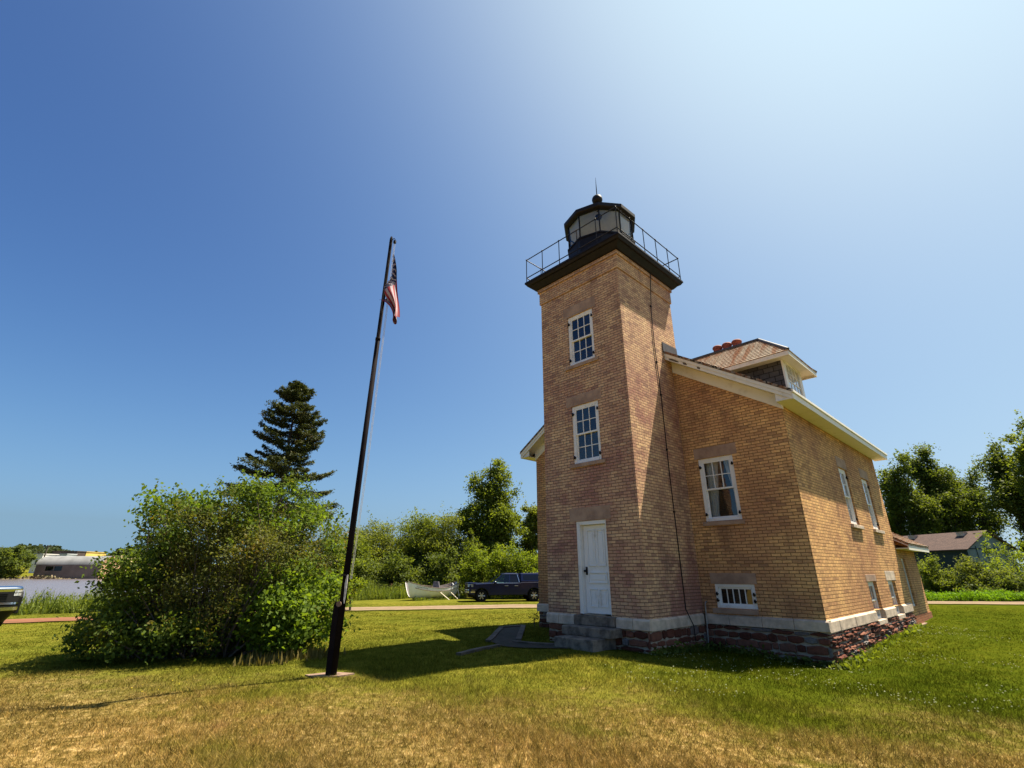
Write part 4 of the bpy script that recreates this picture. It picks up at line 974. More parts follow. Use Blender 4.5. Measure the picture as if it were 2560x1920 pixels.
def pickup(name, loc, rz_, paint, label, topper=True):
    T = empty(name, loc, rz_, label, "pickup truck", None)
    Lf, wb = 1.0, 3.75                              # front axle at x = 0
    hw = .98
    def arch(cx, r=.50, z=.40, n=12): return [(cx + r * math.cos(math.pi * k / n), z + r * math.sin(math.pi * k / n)) for k in range(n + 1)]
    prof = [(.88, .50), (.90, .95), (.84, 1.10), (.60, 1.14), (-.75, 1.20), (-2.75, 1.22), (-2.76, 1.26), (-4.92, 1.28), (-4.95, .55), (-4.35, .52)]
    prof += [(x, z) for x, z in arch(-wb)][::-1] + [(-3.1, .46), (-.62, .44)] + [(x, z) for x, z in arch(0)][::-1] + [(.62, .48)]
    m = MB(); m.prism([(x, -hw, z) for x, z in prof], (0, 2 * hw, 0)); body = m.build("body", paint, T, bevel=.05, seg=3)
    m = MB(); m.box(-4.85, .80, -.80, .80, .42, .70); m.build("underbody", MT['blackplastic'], T)
    # bonnet crown
    m = MB(); m.smooth = True; P = []
    for k in range(9):
        x = .84 - 1.60 * k / 8; row = []
        for j in range(13):
            y = -.93 + 1.86 * j / 12; e = 1 - abs(y / .93) ** 4; row.append((x, y, 1.09 + .10 * e * min(1, k / 2 + .3) + .06 * k / 8))
        P.append(row)
    m.grid(P); m.build("bonnet", paint, T, recalc=False)
    # cab: roof, pillars, glazing
    zb, zr = 1.20, 1.82; yb, yt = .95, .74
    m = MB()
    m.hexa([(-.92 - .62, -yt - .02, zr - .02), (-2.62, -yt - .02, zr - .02), (-2.62, yt + .02, zr - .02), (-1.54, yt + .02, zr - .02)], [(-1.75, -yt + .1, zr + .05), (-2.60, -yt + .1, zr + .05), (-2.60, yt - .1, zr + .05), (-1.75, yt - .1, zr + .05)])
    for sg in (1, -1):
        for (xa, xb, ta, tb) in ((-.70, -.80, -1.50, -1.60), (-1.93, -2.01, -1.98, -2.05), (-2.62, -2.75, -2.52, -2.66)):
            m.hexa([(xa, sg * yb, zb), (xb, sg * yb, zb), (xb, sg * (yb - .06), zb), (xa, sg * (yb - .06), zb)], [(ta, sg * yt, zr), (tb, sg * yt, zr), (tb, sg * (yt - .05), zr), (ta, sg * (yt - .05), zr)])
    m.build("cab_frame", paint, T, bevel=.015)
    m = MB(); m.face([(-.72, -yb + .03, zb), (-.72, yb - .03, zb), (-1.52, yt - .03, zr), (-1.52, -yt + .03, zr)]); m.build("windscreen", MT['carglass'], T, recalc=False)
    m = MB(); m.face([(-2.70, -yb + .06, zb), (-2.70, yb - .06, zb), (-2.60, yt - .05, zr), (-2.60, -yt + .05, zr)]); m.build("rear_window", MT['tint'], T, recalc=False)
    for sg in (1, -1):
        m = MB(); m.face([(-.82, sg * (yb - .02), zb + .02), (-1.94, sg * (yb - .02), zb + .02), (-1.99, sg * (yt - .015), zr - .03), (-1.60, sg * (yt - .015), zr - .03)]); m.build("front_side_window", MT['carglass'], T, recalc=False)
        m = MB(); m.face([(-2.0, sg * (yb - .02), zb + .02), (-2.63, sg * (yb - .02), zb + .02), (-2.54, sg * (yt - .015), zr - .03), (-2.05, sg * (yt - .015), zr - .03)]); m.build("rear_side_window", MT['tint'], T, recalc=False)
        m = MB(); m.tube([(-.86, sg * (yb + .005), zb + .01), (-2.60, sg * (yb + .005), zb + .01), (-2.68, sg * (yb - .02), zb + .08), (-2.56, sg * (yt + .012), zr - .05)], .017, 6); m.build("window_trim", MT['chrome'], T)
        for x in (-1.75, -2.45):
            m = MB(); m.box(x - .13, x + .13, sg * (hw + .005), sg * (hw + .035), 1.02, 1.055); m.build("door_handle", MT['chrome'], T, bevel=.008)
        m = MB()
        for x in (-.62, -1.98, -2.75): m.box(x - .006, x + .006, sg * (hw - .002), sg * (hw + .003), .56, 1.20)
        m.build("door_seam", MT['blackplastic'], T)
        m = MB(); m.smooth = True; m.lathe((-.93, sg * 1.12, 1.24), [(.02, -.10), (.09, -.08), (.11, 0), (.09, .08), (.02, .10)], 12); m.tube([(-.9, sg * .94, 1.2), (-.93, sg * 1.08, 1.2)], .03, 6); m.build("wing_mirror", paint, T)
        m = MB(); m.lathe((-.99, sg * 1.13, 1.24), [(.07, -.008), (.08, .0)], 12, axis='x'); m.build("mirror_glass", MT['chrome'], T)
        wheel(T, 0, sg * .86, .40, sg); wheel(T, -wb, sg * .86, .40, sg)
        for x in (0, -wb):
            m = MB(); m.tube([(x + .51 * math.cos(math.pi * k / 12), sg * (hw - .015), .40 + .51 * math.sin(math.pi * k / 12)) for k in range(13)], .035, 6); m.build("wheel_arch_trim", MT['blackplastic'], T)
    if topper:
        m = MB(); m.hexa([(-2.78, -.95, 1.285), (-4.93, -.95, 1.285), (-4.93, .95, 1.285), (-2.78, .95, 1.285)], [(-2.80, -.76, 1.86), (-4.88, -.76, 1.90), (-4.88, .76, 1.90), (-2.80, .76, 1.86)]); tp = m.build("canopy_topper", paint, T, bevel=.05, seg=3)
        for sg in (1, -1):
            m = MB(); y = lambda z: sg * (.95 - .19 * (z - 1.285) / .59 + .006)
            m.face([(-3.0, y(1.42), 1.42), (-4.7, y(1.42), 1.42), (-4.7, y(1.74), 1.74), (-3.0, y(1.74), 1.74)]); m.build("topper_window", MT['tint'], tp, recalc=False)
    # nose: loops of the plan outline at several heights
    def band(nm, z0, z1, x0_, x1_, w0, w1, mat, rad=.30, par=T):
        b_ = MB(); b_.smooth = True; b_.grid([fascia_pts(w0, x0_, rad, z=z0), fascia_pts(w1, x1_, rad, z=z1)]); return b_.build(nm, mat, par, recalc=False)
    band("valance", .30, .56, .86, .97, .84, .965, MT['blackplastic'])
    band("bumper", .56, .60, .97, 1.0, .965, .975, MT['blackplastic']); band("bumper_bar", .60, .69, 1.015, 1.015, .985, .985, MT['chrome'])
    band("bumper_gap", .69, .76, .99, .99, .97, .97, MT['blackplastic']); band("bumper_trim", .76, .815, 1.005, 1.0, .98, .98, MT['chrome'])
    gr = band("grille", .815, 1.10, .985, .965, .975, .975, MT['blackplastic'])
    b_ = MB()
    for k in range(5): b_.box(.975, .992, -.55, .55, .86 + k * .045, .872 + k * .045)
    b_.build("grille_bar", MT['blackplastic'], gr)
    hd = MB(); hd.smooth = True
    for sg in (1, -1):
        for z0, z1, e in ((1.075, 1.135, .10), (.985, 1.055, .0)):
            hd = MB(); hd.smooth = True
            pts = [q for q in fascia_pts(.985, .985, .30, 10, 0)[1:-1] if sg * q[1] > .42 + e * .6]
            pts += [(.60, sg * .985, 0)] if sg > 0 else []
            if sg < 0: pts = [(.60, -.985, 0)] + pts
            hd.grid([[(q[0], q[1], z0) for q in pts], [(q[0] - .004, q[1], z1) for q in pts]]); hd.build("headlight", MT['lampglass'], T, recalc=False)
    b_ = MB(); b_.smooth = True
    rows = [(1.10, .965, .975), (1.16, .985, .98), (1.20, .975, .98), (1.235, .93, .965), (1.25, .80, .92), (1.252, .55, .85)]
    b_.grid([fascia_pts(w_, x_, .28, z=z_ - (.0 if topper else 0)) for z_, x_, w_ in rows]); b_.build("bonnet_lip", MT['chrome'] if not topper else paint, T, recalc=False)
    return T
trk_z = gz(-.5, 37) - 0.0
pickup("pickup_truck", (-2.30, 37.75, trk_z), R(180 + 12), MT['navy'], "dark navy pickup truck with a canopy parked side-on on the far lawn")
ddz = gz(-15.8, 17.2)
pickup("pickup_truck", (-16.87, 16.35, ddz), R(-19), MT['blackplastic'], "black pickup nose with pale headlights cut off by the left picture edge", topper=False).scale = (1.08, 1.08, 1.08)

# ------------------------------------------------------------------ boat with props
bow = Vector((-7.62, 38.15)); ste = Vector((-4.25, 42.1)); bl = (ste - bow).length
BT = empty("surf_boat", (bow.x, bow.y, gz(bow.x, bow.y)), math.atan2(ste.y - bow.y, ste.x - bow.x), "white wooden rowing boat propped upright on the grass", "boat")
def hull(s_, inner=0.0):
    half = .80 * (max(0, math.sin(math.pi * min(1, max(0, .02 + s_ * .96)))) ** .62) * (1 - inner * .05)
    shz = .80 + .44 * (2 * s_ - 1) ** 2 + (.05 if s_ < .5 else 0) * (1 - 2 * s_)
    keel = .06 + .16 * abs(2 * s_ - 1) ** 5
    x = bl * s_
    P = []
    for k in range(11):
        a = k / 10; y = half * (math.sin(a * math.pi / 2) ** .75); zz = keel + (shz - keel) * (1 - math.cos(a * math.pi / 2)) ** .8
        xx = x + (.42 * (1 - a) ** 1.3 * (1 - 2 * s_) if True else 0) * abs(1 - 2 * s_) ** 3
        P.append((xx, y, zz))
    return P
m = MB(); m.smooth = True; rows = []
for i in range(33):
    P = hull(i / 32); rows.append([(x, -y, z) for x, y, z in P[::-1]] + [(x, y, z) for x, y, z in P[1:]])
m.grid(rows); hl = m.build("hull", MT['boat'], BT, recalc=False)
m = MB(); m.smooth = True; m.grid([[(q[0], q[1] * .955, q[2] + .012) for q in r_] for r_ in rows[1:-1]]); m.build("inner_planking", MT['boat_in'], BT, recalc=False)
m = MB()
for sg in (1, -1):
    m.tube([(hull(i / 32)[10][0], sg * hull(i / 32)[10][1], hull(i / 32)[10][2]) for i in range(33)], .026, 6)
m.build("gunwale", MT['rail_wood'], BT)
m = MB()
for sg in (1, -1):
    m.tube([(hull(i / 32)[8][0], sg * (hull(i / 32)[8][1] + .012), hull(i / 32)[8][2] - .02) for i in range(3, 31)], .022, 6)
m.build("rubbing_strake", MT['rail_wood'], BT)
for s_ in (.30, .52, .74):
    P = hull(s_)[7]; m = MB(); m.box(P[0] - .11, P[0] + .11, -P[1] * .93, P[1] * .93, P[2] - .02, P[2] + .015); m.build("thwart", MT['boat_in'], BT)
m = MB(); m.tube([(bl * .30, .1, 1.0), (bl * .62, -.15, .86), (bl * .8, -.2, .98)], .022, 6); m.build("oar", MT['rail_wood'], BT)
m = MB(); m.hexa([(bl * .52, -.55, .74), (bl * .53, .35, .74), (bl * .545, .35, .74), (bl * .535, -.55, .74)], [(bl * .50, -.50, 1.26), (bl * .51, .10, 1.26), (bl * .525, .10, 1.26), (bl * .515, -.50, 1.26)]); m.build("seat_back", MT['boat_in'], BT)
m = MB(); m.hexa([(bl * .80, -.50, .90), (bl * .88, -.4, .92), (bl * .88, -.38, .92), (bl * .80, -.48, .90)], [(bl * .78, -.45, 1.14), (bl * .80, -.38, 1.14), (bl * .80, -.36, 1.14), (bl * .78, -.43, 1.14)]); m.build("white_panel", MT['door_white'], BT)
# boat name
fc_ = bpy.data.curves.new("boat_name", 'FONT'); fc_.body = "Lonnie M Lee"; fc_.size = .16; fc_.extrude = .002
fo = bpy.data.objects.new("tmp", fc_); COL.objects.link(fo); bpy.context.view_layer.update()
dg = bpy.context.evaluated_depsgraph_get(); tm = bpy.data.meshes.new_from_object(fo.evaluated_get(dg)); bpy.data.objects.remove(fo)
for v in tm.vertices:                              # wrap the letters on the near bow, side y < 0
    s_ = .115 + v.co.x / bl; P9 = Vector(hull(s_)[10]); P8 = Vector(hull(s_)[8])
    f_ = .28 + .5 * v.co.y / .16; q = P8 * (1 - f_) + P9 * f_
    v.co = Vector((bl * s_ + .0, -(q.y + .008 + v.co.z), q.z))
tm.materials.clear(); tm.materials.append(MT['ink']); link("boat_name", tm, hl)
bm_ = BT.matrix_basis
def bw_(x, y, z=0): q = Matrix.Translation(BT.location) @ Matrix.Rotation(BT.rotation_euler.z, 4, 'Z') @ Vector((x, y, z)); return q
for (s_, out, dx, lab) in ((.50, .62, .40, "middle wooden prop leaning against the white boat"), (.70, .60, .35, "wooden prop under the boat next to the pickup side"), (.93, .45, -.20, "short prop leaning in under the boat stern")):
    P = hull(s_)[7]; a = bw_(P[0], -P[1] - .02, P[2]); b = bw_(P[0] + dx, -P[1] - out, 0); b.z = gz(b.x, b.y)
    m = MB(); m.tube([a, b], .035, 4); o = m.build("wooden_prop", MT['pale_wood']); tag(o, lab, "prop", "props holding up the boat")

# ------------------------------------------------------------------ plants
def fast_leaves(C, size, nrm=None, up=0.35, aspect=0.55, jitter=0.35, fold=True):
    """diamond leaves at points C"""
    n = len(C); a = rng.normal(size=(n, 3)); a /= np.linalg.norm(a, axis=1, keepdims=True)
    nn = rng.normal(size=(n, 3)); nn[:, 2] = np.abs(nn[:, 2]) * 0.8 + up
    if nrm is not None: nn += nrm * 0.8
    nn /= np.linalg.norm(nn, axis=1, keepdims=True)
    a -= nn * (a * nn).sum(1, keepdims=True); a /= np.linalg.norm(a, axis=1, keepdims=True) + 1e-9
    b = np.cross(nn, a)
    s = (size * (1 + jitter * rng.uniform(-1, 1, n)))[:, None]
    V = np.stack([C - a * s * .5, C + b * s * aspect * .5 - a * s * .06, C + a * s * .5 - nn * s * .12, C - b * s * aspect * .5 - a * s * .06], 1)
    return V
def limb(m, a, b, r0, r1, sag=0.1, n=5, seg=5):
    a = Vector(a); b = Vector(b); d = (b - a).length; off = Vector((random.uniform(-1, 1), random.uniform(-1, 1), random.uniform(-.3, 1))) * d * sag
    pts = [a.lerp(b, k / n) + off * math.sin(math.pi * k / n) for k in range(n + 1)]
    m.tube(pts, [r0 + (r1 - r0) * (k / n) for k in range(n + 1)], seg, cap=False); return pts
def tree(name, x, y, height, blobs, leaf, nleaf, lsize, label, cat="tree", bark='bark', trunk_r=.2, clump=.6, nclump=90, group=None, fork=.25, shell=.55, up=.35, sprig=0):
    """blobs: (dx, dy, z, rx, ry, rz) crown lobes relative to the base"""
    z0 = gz(x, y); T = empty(name, (x, y, z0), 0, label, cat, group)
    vol = np.array([b[3] * b[4] * b[5] for b in blobs]) ** .75; vol /= vol.sum()
    cl = []
    for b, v in zip(blobs, vol):
        n = max(4, int(nclump * v)); d = rng.normal(size=(n, 3)); d /= np.linalg.norm(d, axis=1, keepdims=True)
        rr = (shell + (1 - shell) * rng.uniform(0, 1, n)) * (1 + .16 * rng.normal(size=n)); rr = np.where(rng.uniform(size=n) < .25, rr * .55, rr)
        cl.append(np.array(b[:3]) + d * rr[:, None] * np.array(b[3:]))
    cl = np.concatenate(cl); cl = cl[cl[:, 2] > .12]
    m = MB(); top = max(b[2] + b[5] * .6 for b in blobs); cxy = np.average([b[:2] for b in blobs], axis=0, weights=vol)
    tp = [Vector((0, 0, -.15)), Vector((cxy[0] * .2 + random.uniform(-.05, .05) * height * .2, cxy[1] * .2, top * .33)), Vector((cxy[0] * .6, cxy[1] * .6 + random.uniform(-.02, .02) * height, top * .68)), Vector((cxy[0], cxy[1], top))]
    m.tube(tp, [trunk_r * 1.25, trunk_r * .85, trunk_r * .5, trunk_r * .12], 8, cap=False)
    order = rng.permutation(len(cl))[:min(len(cl), 70)]
    for k in order:
        c = cl[k]; f = np.clip((c[2] / top) * .62 - .05 + random.uniform(-.1, .1), fork, .95); s_ = f * 3; i = min(2, int(s_)); base = tp[i].lerp(tp[i + 1], s_ - i)
        limb(m, base, c, trunk_r * .30 * (1 - f * .6), trunk_r * .05, .12, 4, 4)
    m.smooth = True; m.build("trunk", MT[bark], T, recalc=False)
    per = rng.multinomial(nleaf, np.full(len(cl), 1 / len(cl)) * 1.0)
    sc_ = clump * (0.7 + .6 * rng.uniform(size=len(cl)))
    C = np.repeat(cl, per, axis=0); S_ = np.repeat(sc_, per)
    C = C + rng.normal(size=C.shape) * S_[:, None] * np.array([.5, .5, .36])
    C = C[C[:, 2] > .03]
    V = fast_leaves(C, lsize, up=up)
    if sprig:                                      # shoots that stick out of the outline
        E = cl[rng.permutation(len(cl))[:sprig]]; ctr = np.array([cxy[0], cxy[1], top * .55]); dd = E - ctr; dd /= np.linalg.norm(dd, axis=1, keepdims=True); dd[:, 2] = np.abs(dd[:, 2]) + .4; dd /= np.linalg.norm(dd, axis=1, keepdims=True)
        tt = rng.uniform(0, 1, (sprig, 26)); PP = E[:, None, :] + dd[:, None, :] * (tt[..., None] * clump * 1.9) + rng.normal(size=(sprig, 26, 3)) * lsize * .55
        V = np.concatenate([V, fast_leaves(PP.reshape(-1, 3), lsize * .9, up=up)])
    np_mesh("crown", V, 4, leaf, T); return T

LM = {}
LM['bush'] = leaf_mat("bush_leaves", (0.045, 0.078, 0.016), (0.120, 0.172, 0.028), .45, dead=(0.13, 0.10, 0.022))
LM['bush_brown'] = leaf_mat("bush_leaves_browning", (0.060, 0.070, 0.018), (0.130, 0.145, 0.034), .40, dead=(0.20, 0.125, 0.035))
LM['bush_bright'] = leaf_mat("bush_leaves_bright", (0.060, 0.110, 0.014), (0.150, 0.215, 0.028), .50)
LM['mid'] = leaf_mat("mid_green_leaves", (0.070, 0.100, 0.016), (0.160, 0.195, 0.030), .48)
LM['olive'] = leaf_mat("olive_leaves", (0.085, 0.110, 0.020), (0.170, 0.195, 0.036), .45)
LM['deep'] = leaf_mat("deep_green_leaves", (0.050, 0.076, 0.016), (0.130, 0.162, 0.034), .45)
LM['lime'] = leaf_mat("lime_leaves", (0.090, 0.135, 0.014), (0.190, 0.235, 0.022), .50)
LM['silver'] = leaf_mat("silvery_leaves", (0.080, 0.105, 0.030), (0.155, 0.180, 0.058), .40)
LM['needle'] = leaf_mat("spruce_needles", (0.028, 0.040, 0.016), (0.078, 0.090, 0.030), .18, dead=(0.06, 0.04, 0.018))
LM['weed'] = leaf_mat("weed_leaves", (0.085, 0.125, 0.020), (0.185, 0.220, 0.045), .45)
LM['far'] = leaf_mat("far_leaves", (0.030, 0.045, 0.022), (0.065, 0.085, 0.035), .3)
LM['vivid'] = leaf_mat("vivid_ground_leaves", (0.085, 0.170, 0.010), (0.155, 0.270, 0.018), .45)
LM['straw'] = leaf_mat("dry_stalks", (0.09, 0.08, 0.022), (0.20, 0.155, 0.05), .3)

# big shrub left of the flagpole
SH = empty("lilac_bush", (-6.9, 12.5, gz(-6.9, 12.5)), 0, "large rounded dark green shrub left of the flagpole", "bush")
bl_ = np.array([(-8.45, 12.1, .50, 1.05, 1.2, .62), (-8.15, 12.4, 1.45, .95, 1.4, 1.05), (-8.0, 12.7, 2.60, .95, 1.4, 1.05), (-7.05, 12.7, 2.70, 1.0, 1.6, 1.15), (-6.05, 12.7, 2.70, 1.0, 1.6, 1.18), (-6.6, 12.6, 1.7, 1.7, 1.7, 1.4), (-5.05, 12.4, 2.2, .95, 1.5, 1.20), (-4.75, 12.2, 1.25, .80, 1.3, 1.1), (-4.7, 11.8, .6, .75, 1.0, .6), (-6.6, 11.8, .9, 1.7, 1.2, .95), (-7.9, 11.8, .9, 1.2, 1.2, .9)])
off = np.array([-6.9, 12.5, 0])
cl = []
for b in bl_:
    n = int(30 * (b[3] * b[4] * b[5]) ** .7); d_ = rng.normal(size=(n, 3)); d_ /= np.linalg.norm(d_, axis=1, keepdims=True)
    r_ = (.72 + .33 * rng.uniform(size=n)) * (1 + .10 * rng.normal(size=n)); cl.append(b[:3] - off + d_ * r_[:, None] * b[3:])
cl = np.concatenate(cl); cl = cl[cl[:, 2] > .15]
m = MB(); m.smooth = True
for k in rng.permutation(len(cl))[:190]:
    c = cl[k]; b0 = Vector((c[0] * .42 + random.uniform(-.3, .3), c[1] * .42 + random.uniform(-.3, .3), -.05)); limb(m, b0, c, random.uniform(.014, .034), .005, .14, 6, 5)
for k in range(70):                                # bare twigs that poke out on the right-hand half
    c = cl[rng.integers(len(cl))]
    if c[0] < -.6: continue
    c = c * np.array([1.06, 1.10, 1.02]); limb(m, Vector(c * np.array([.55, .5, .5])), Vector(c + rng.normal(size=3) * .15), .012, .003, .10, 6, 4)
m.build("stems", MT['bark'], SH, recalc=False)
kind_ = np.zeros(len(cl), int); jx = cl[:, 0] + rng.normal(size=len(cl)) * .35; jz = cl[:, 2] + rng.normal(size=len(cl)) * .3
kind_[(jx > -1.0) & (jx < 2.2) & (jz > .9) & (jz < 3.1)] = 1; kind_[(jx > 1.1) & (jz < 1.5)] = 2; kind_[(jz > 3.0) & (rng.uniform(size=len(cl)) < .35)] = 2
per = rng.poisson(250 * rng.uniform(.35, 1.5, len(cl)) * np.array([1.0, .95, .75])[kind_]); KK = np.repeat(kind_, per); C = np.repeat(cl, per, axis=0); C = C + rng.normal(size=C.shape) * np.array([.175, .175, .14]); ok_ = C[:, 2] > .04; C = C[ok_]; KK = KK[ok_]
np_mesh("foliage", fast_leaves(C[KK == 1], .060, up=.25, aspect=.5), 4, LM['bush_brown'], SH)
np_mesh("foliage", fast_leaves(C[KK == 2], .105, up=.3, aspect=.62), 4, LM['bush_bright'], SH)
V = [fast_leaves(C[KK == 0], .085, up=.25, aspect=.58)]
tops = cl[(cl[:, 2] > 1.9)]; tops = tops[rng.permutation(len(tops))[:60]]
for c in tops:
    dv = np.array([rng.normal() * .35 - .10, rng.normal() * .3, 1.0]); dv /= np.linalg.norm(dv); ln = rng.uniform(.3, .62)
    q = c + dv * (rng.uniform(0, 1, (24, 1)) ** .8) * ln + rng.normal(size=(24, 3)) * .035; V.append(fast_leaves(q, .085, up=.2))
for c in cl[(cl[:, 0] < -1.4) & (cl[:, 2] > 1.0)][::9]:
    dv = np.array([-1.0, rng.normal() * .2, .35 + rng.normal() * .25]); dv /= np.linalg.norm(dv)
    q = c + dv * rng.uniform(0, 1, (24, 1)) * rng.uniform(.3, .6) + rng.normal(size=(24, 3)) * .04; V.append(fast_leaves(q, .09, up=.2))
np_mesh("foliage", np.concatenate(V), 4, LM['bush'], SH)

# spruce behind it
def spruce(name, x, y, H, label):
    T = empty(name, (x, y, gz(x, y)), 0, label, "tree"); m = MB(); m.smooth = True
    lean = lambda z: (-.25 * math.sin(z / H * 2.2), 0)
    m.tube([(lean(z)[0], 0, z) for z in np.linspace(-.2, H * .97, 12)], list(np.linspace(.34, .05, 12)), 8, cap=False)
    m.tube([(lean(H * .56)[0] + .05, .1, H * .56), (.38, .15, H * .68), (.30, .1, H * .94)], [.13, .10, .04], 6, cap=False)
    br = []
    def prof(f):                                   # crown half width against height
        for (a, b, c, d_) in ((0, .12, 7.0, 7.0), (.12, .42, 7.0, 5.8), (.42, .62, 5.6, 3.6), (.62, .70, 2.9, 2.7), (.70, .86, 3.2, 2.6), (.86, .93, 2.0, 1.7), (.93, 1.01, 1.5, .7)):
            if f <= b: return c + (d_ - c) * (f - a) / (b - a)
        return .4
    z = H * .10
    while z < H * .985:
        f = z / H; n = 9 if f < .55 else 12
        for k in range(n):
            if f < .9 and random.random() < .16: continue
            a = random.uniform(0, 6.283); ln = prof(f) * random.choice((.5, .7, .9, 1.0, 1.12) if f < .55 else (.7, .85, .95, 1.0, 1.06)) * random.uniform(.88, 1.06); b0 = Vector((lean(z)[0], 0, z + random.uniform(-.2, .2)))
            rise = (-.18 if f < .55 else .06) if f < .9 else .25
            e = b0 + Vector((math.cos(a) * ln, math.sin(a) * ln, rise * ln + random.uniform(-.15, .15)))
            md = b0.lerp(e, .55) + Vector((0, 0, -.10 * ln)); m.tube([b0, md, e + Vector((0, 0, .12 * ln))], [.05, .03, .01], 4, cap=False); br.append((b0, md, e + Vector((0, 0, .12 * ln)), ln))
        z += H * (.037 if f < .9 else .02)
    m.build("trunk", MT['bark_dark'], T, recalc=False)
    C = []
    for b0, md, e, ln in br:
        n = int(360 * ln / 3) + 60; t_ = rng.uniform(.12, 1.0, n)[:, None] ** .75; p = (1 - t_) ** 2 * np.array(b0) + 2 * t_ * (1 - t_) * np.array(md) + t_ ** 2 * np.array(e)
        dr_ = np.array(e) - np.array(b0); sd = np.array([-dr_[1], dr_[0], 0]); sd /= np.linalg.norm(sd) + 1e-6
        cl_ = rng.uniform(size=n) ; grp = np.floor(t_[:, 0] * 7); w_ = .33 * (1.05 - np.abs(t_[:, 0] - .55)) * (ln / 2.6 + .35) * (.7 + .5 * np.sin(grp * 2.1 + ln * 9))
        C.append(p + sd * (rng.normal(size=n) * w_)[:, None] + np.array([0, 0, -1.0]) * (np.abs(rng.normal(size=n)) * .12)[:, None] + rng.normal(size=(n, 3)) * .05)
    C = np.concatenate(C); np_mesh("crown", fast_leaves(C, .27, up=.7, aspect=.34), 4, LM['needle'], T); return T
spruce("spruce_tree", -20.75, 45, 21.4, "tall dark ragged spruce rising behind the big shrub")

# tree belt behind the boat and the pickup (px, depth, top ratio)
def at(px, Y): return ((px - 1106) * 1.15732 / 1223.2 * 1.0709 * 1.0, Y)       # rough bearing at eye height
def bx(px, py, Y):                                  # point at depth Y seen at photo pixel (2212 wide)
    U = px * 1.15732; Vv = py * 1.15732; c_, s_ = math.cos(R(20.97)), math.sin(R(20.97)); u = (U - 1280) / 1223.2; v = -(Vv - 960) / 1223.2
    d_ = (u, c_ - v * s_, s_ + v * c_); return (d_[0] / d_[1] * Y, Y, d_[2] / d_[1] * Y + 1.62)
def round_blobs(w, h, n=5, base=.22, seed=0):
    rr = random.Random(seed); L_ = []
    for k in range(n):
        a = rr.uniform(0, 6.28); zz = h * (base + (1 - base) * (k + .5) / n); f = math.sin(math.pi * min(.95, .18 + .78 * (k + .5) / n)) ** .7
        L_.append((math.cos(a) * w * .28, math.sin(a) * w * .25, zz * .93, w * .40 * f + .2, w * .38 * f + .2, h * .22))
    return L_
belt = [(772, 1155, 46, 3.0, 'mid', "rounded tree just right of the flagpole in the far tree belt", 'bark'),
        (800, 1132, 52, 3.4, 'silver', "pale thin-leaved tree right of the flagpole with bare stems", 'bark_pale'),
        (838, 1128, 50, 3.6, 'olive', "olive tree with the dead twig top in the tree belt", 'bark_pale'),
        (872, 1134, 53, 3.4, 'olive', "yellow-green tree in the middle of the tree belt", 'bark'),
        (905, 1120, 50, 3.6, 'mid', "broad green tree behind the left half of the white boat", 'bark'),
        (942, 1114, 52, 3.4, 'silver', "silvery tree behind the boat bow and stern", 'bark_pale'),
        (972, 1122, 49, 3.2, 'olive', "olive tree left of the tallest tree", 'bark'),
        (742, 1150, 55, 3.2, 'deep', "dark tree behind the flagpole foot", 'bark')]
for k, (px, py, Y, w_, lm, lab, bk) in enumerate(belt):
    X, _, zt = bx(px, py, Y); H = zt - gz(X, Y)
    tree("belt_tree", X, Y, H, round_blobs(w_ * 1.35, H, 8, .02, k), LM[lm], 18000, .185, lab, bark=bk, trunk_r=.13, clump=.85, nclump=120, group="trees of the belt behind the boat", sprig=16)
for k, (px, py, Y, w_, lab) in enumerate([(760, 1215, 44, 3.4, "dark undergrowth bush by the rust brown wall"), (815, 1205, 46, 3.8, "dark undergrowth bush left behind the boat bow"), (870, 1200, 45, 3.8, "dark undergrowth bush behind the boat middle"), (985, 1190, 45, 3.6, "dark undergrowth bush behind the pickup bonnet"), (925, 1205, 47, 3.6, "dark undergrowth bush behind the young yellow-green tree")]):
    X, _, zt = bx(px, py, Y); H = zt - gz(X, Y)
    tree("undergrowth_bush", X, Y, H, round_blobs(w_ * 1.3, H, 5, .05, 40 + k), LM['deep'], 7500, .22, lab, cat="bush", trunk_r=.05, clump=.6, nclump=60, group="undergrowth bushes under the tree belt")
# tallest tree
X, Y, zt = bx(1060, 985, 50); z0 = gz(X, Y); H = zt - z0
tree("poplar_tree", X, Y, H, [(0.0, 0, H * .45, 2.7, 2.5, 2.9), (-2.1, 0, H * .48, 1.6, 1.6, 1.7), (1.3, .2, H * .52, 1.8, 1.7, 2.5), (0.1, .2, H * .68, 1.6, 1.5, 1.8), (-1.2, .2, H * .80, .65, .6, 1.5), (0.3, .2, H * .87, .8, .7, 1.6), (1.4, 0, H * .83, .7, .6, 1.4), (-.1, 0, H * .22, 2.6, 2.2, 1.6)],
     LM['mid'], 42000, .24, "tallest broadleaf tree with a split feathery top above the pickup", trunk_r=.32, clump=.75, nclump=260, sprig=60)
X, Y, zt = bx(1140, 1065, 52); H = zt - gz(X, Y)
tree("poplar_tree", X, Y, H, [(.2, 0, H * .55, 1.3, 1.3, 3.0), (.8, 0, H * .72, 1.2, 1.2, 2.3), (0, 0, H * .3, 1.6, 1.5, 2.0)], LM['olive'], 18000, .24, "light green slender tree beside the lighthouse tower's left edge", trunk_r=.2, clump=.5, nclump=110, sprig=30)
X, Y, zt = bx(1022, 1130, 46); H = zt - gz(X, Y)
tree("young_tree", X, Y, H, [(0, 0, H * .6, .8, .8, H * .36), (0, 0, H * .25, .9, .9, H * .22)], LM['mid'], 4200, .17, "slim dark green young tree in front of the tallest tree", trunk_r=.08, clump=.4, nclump=50, sprig=12)
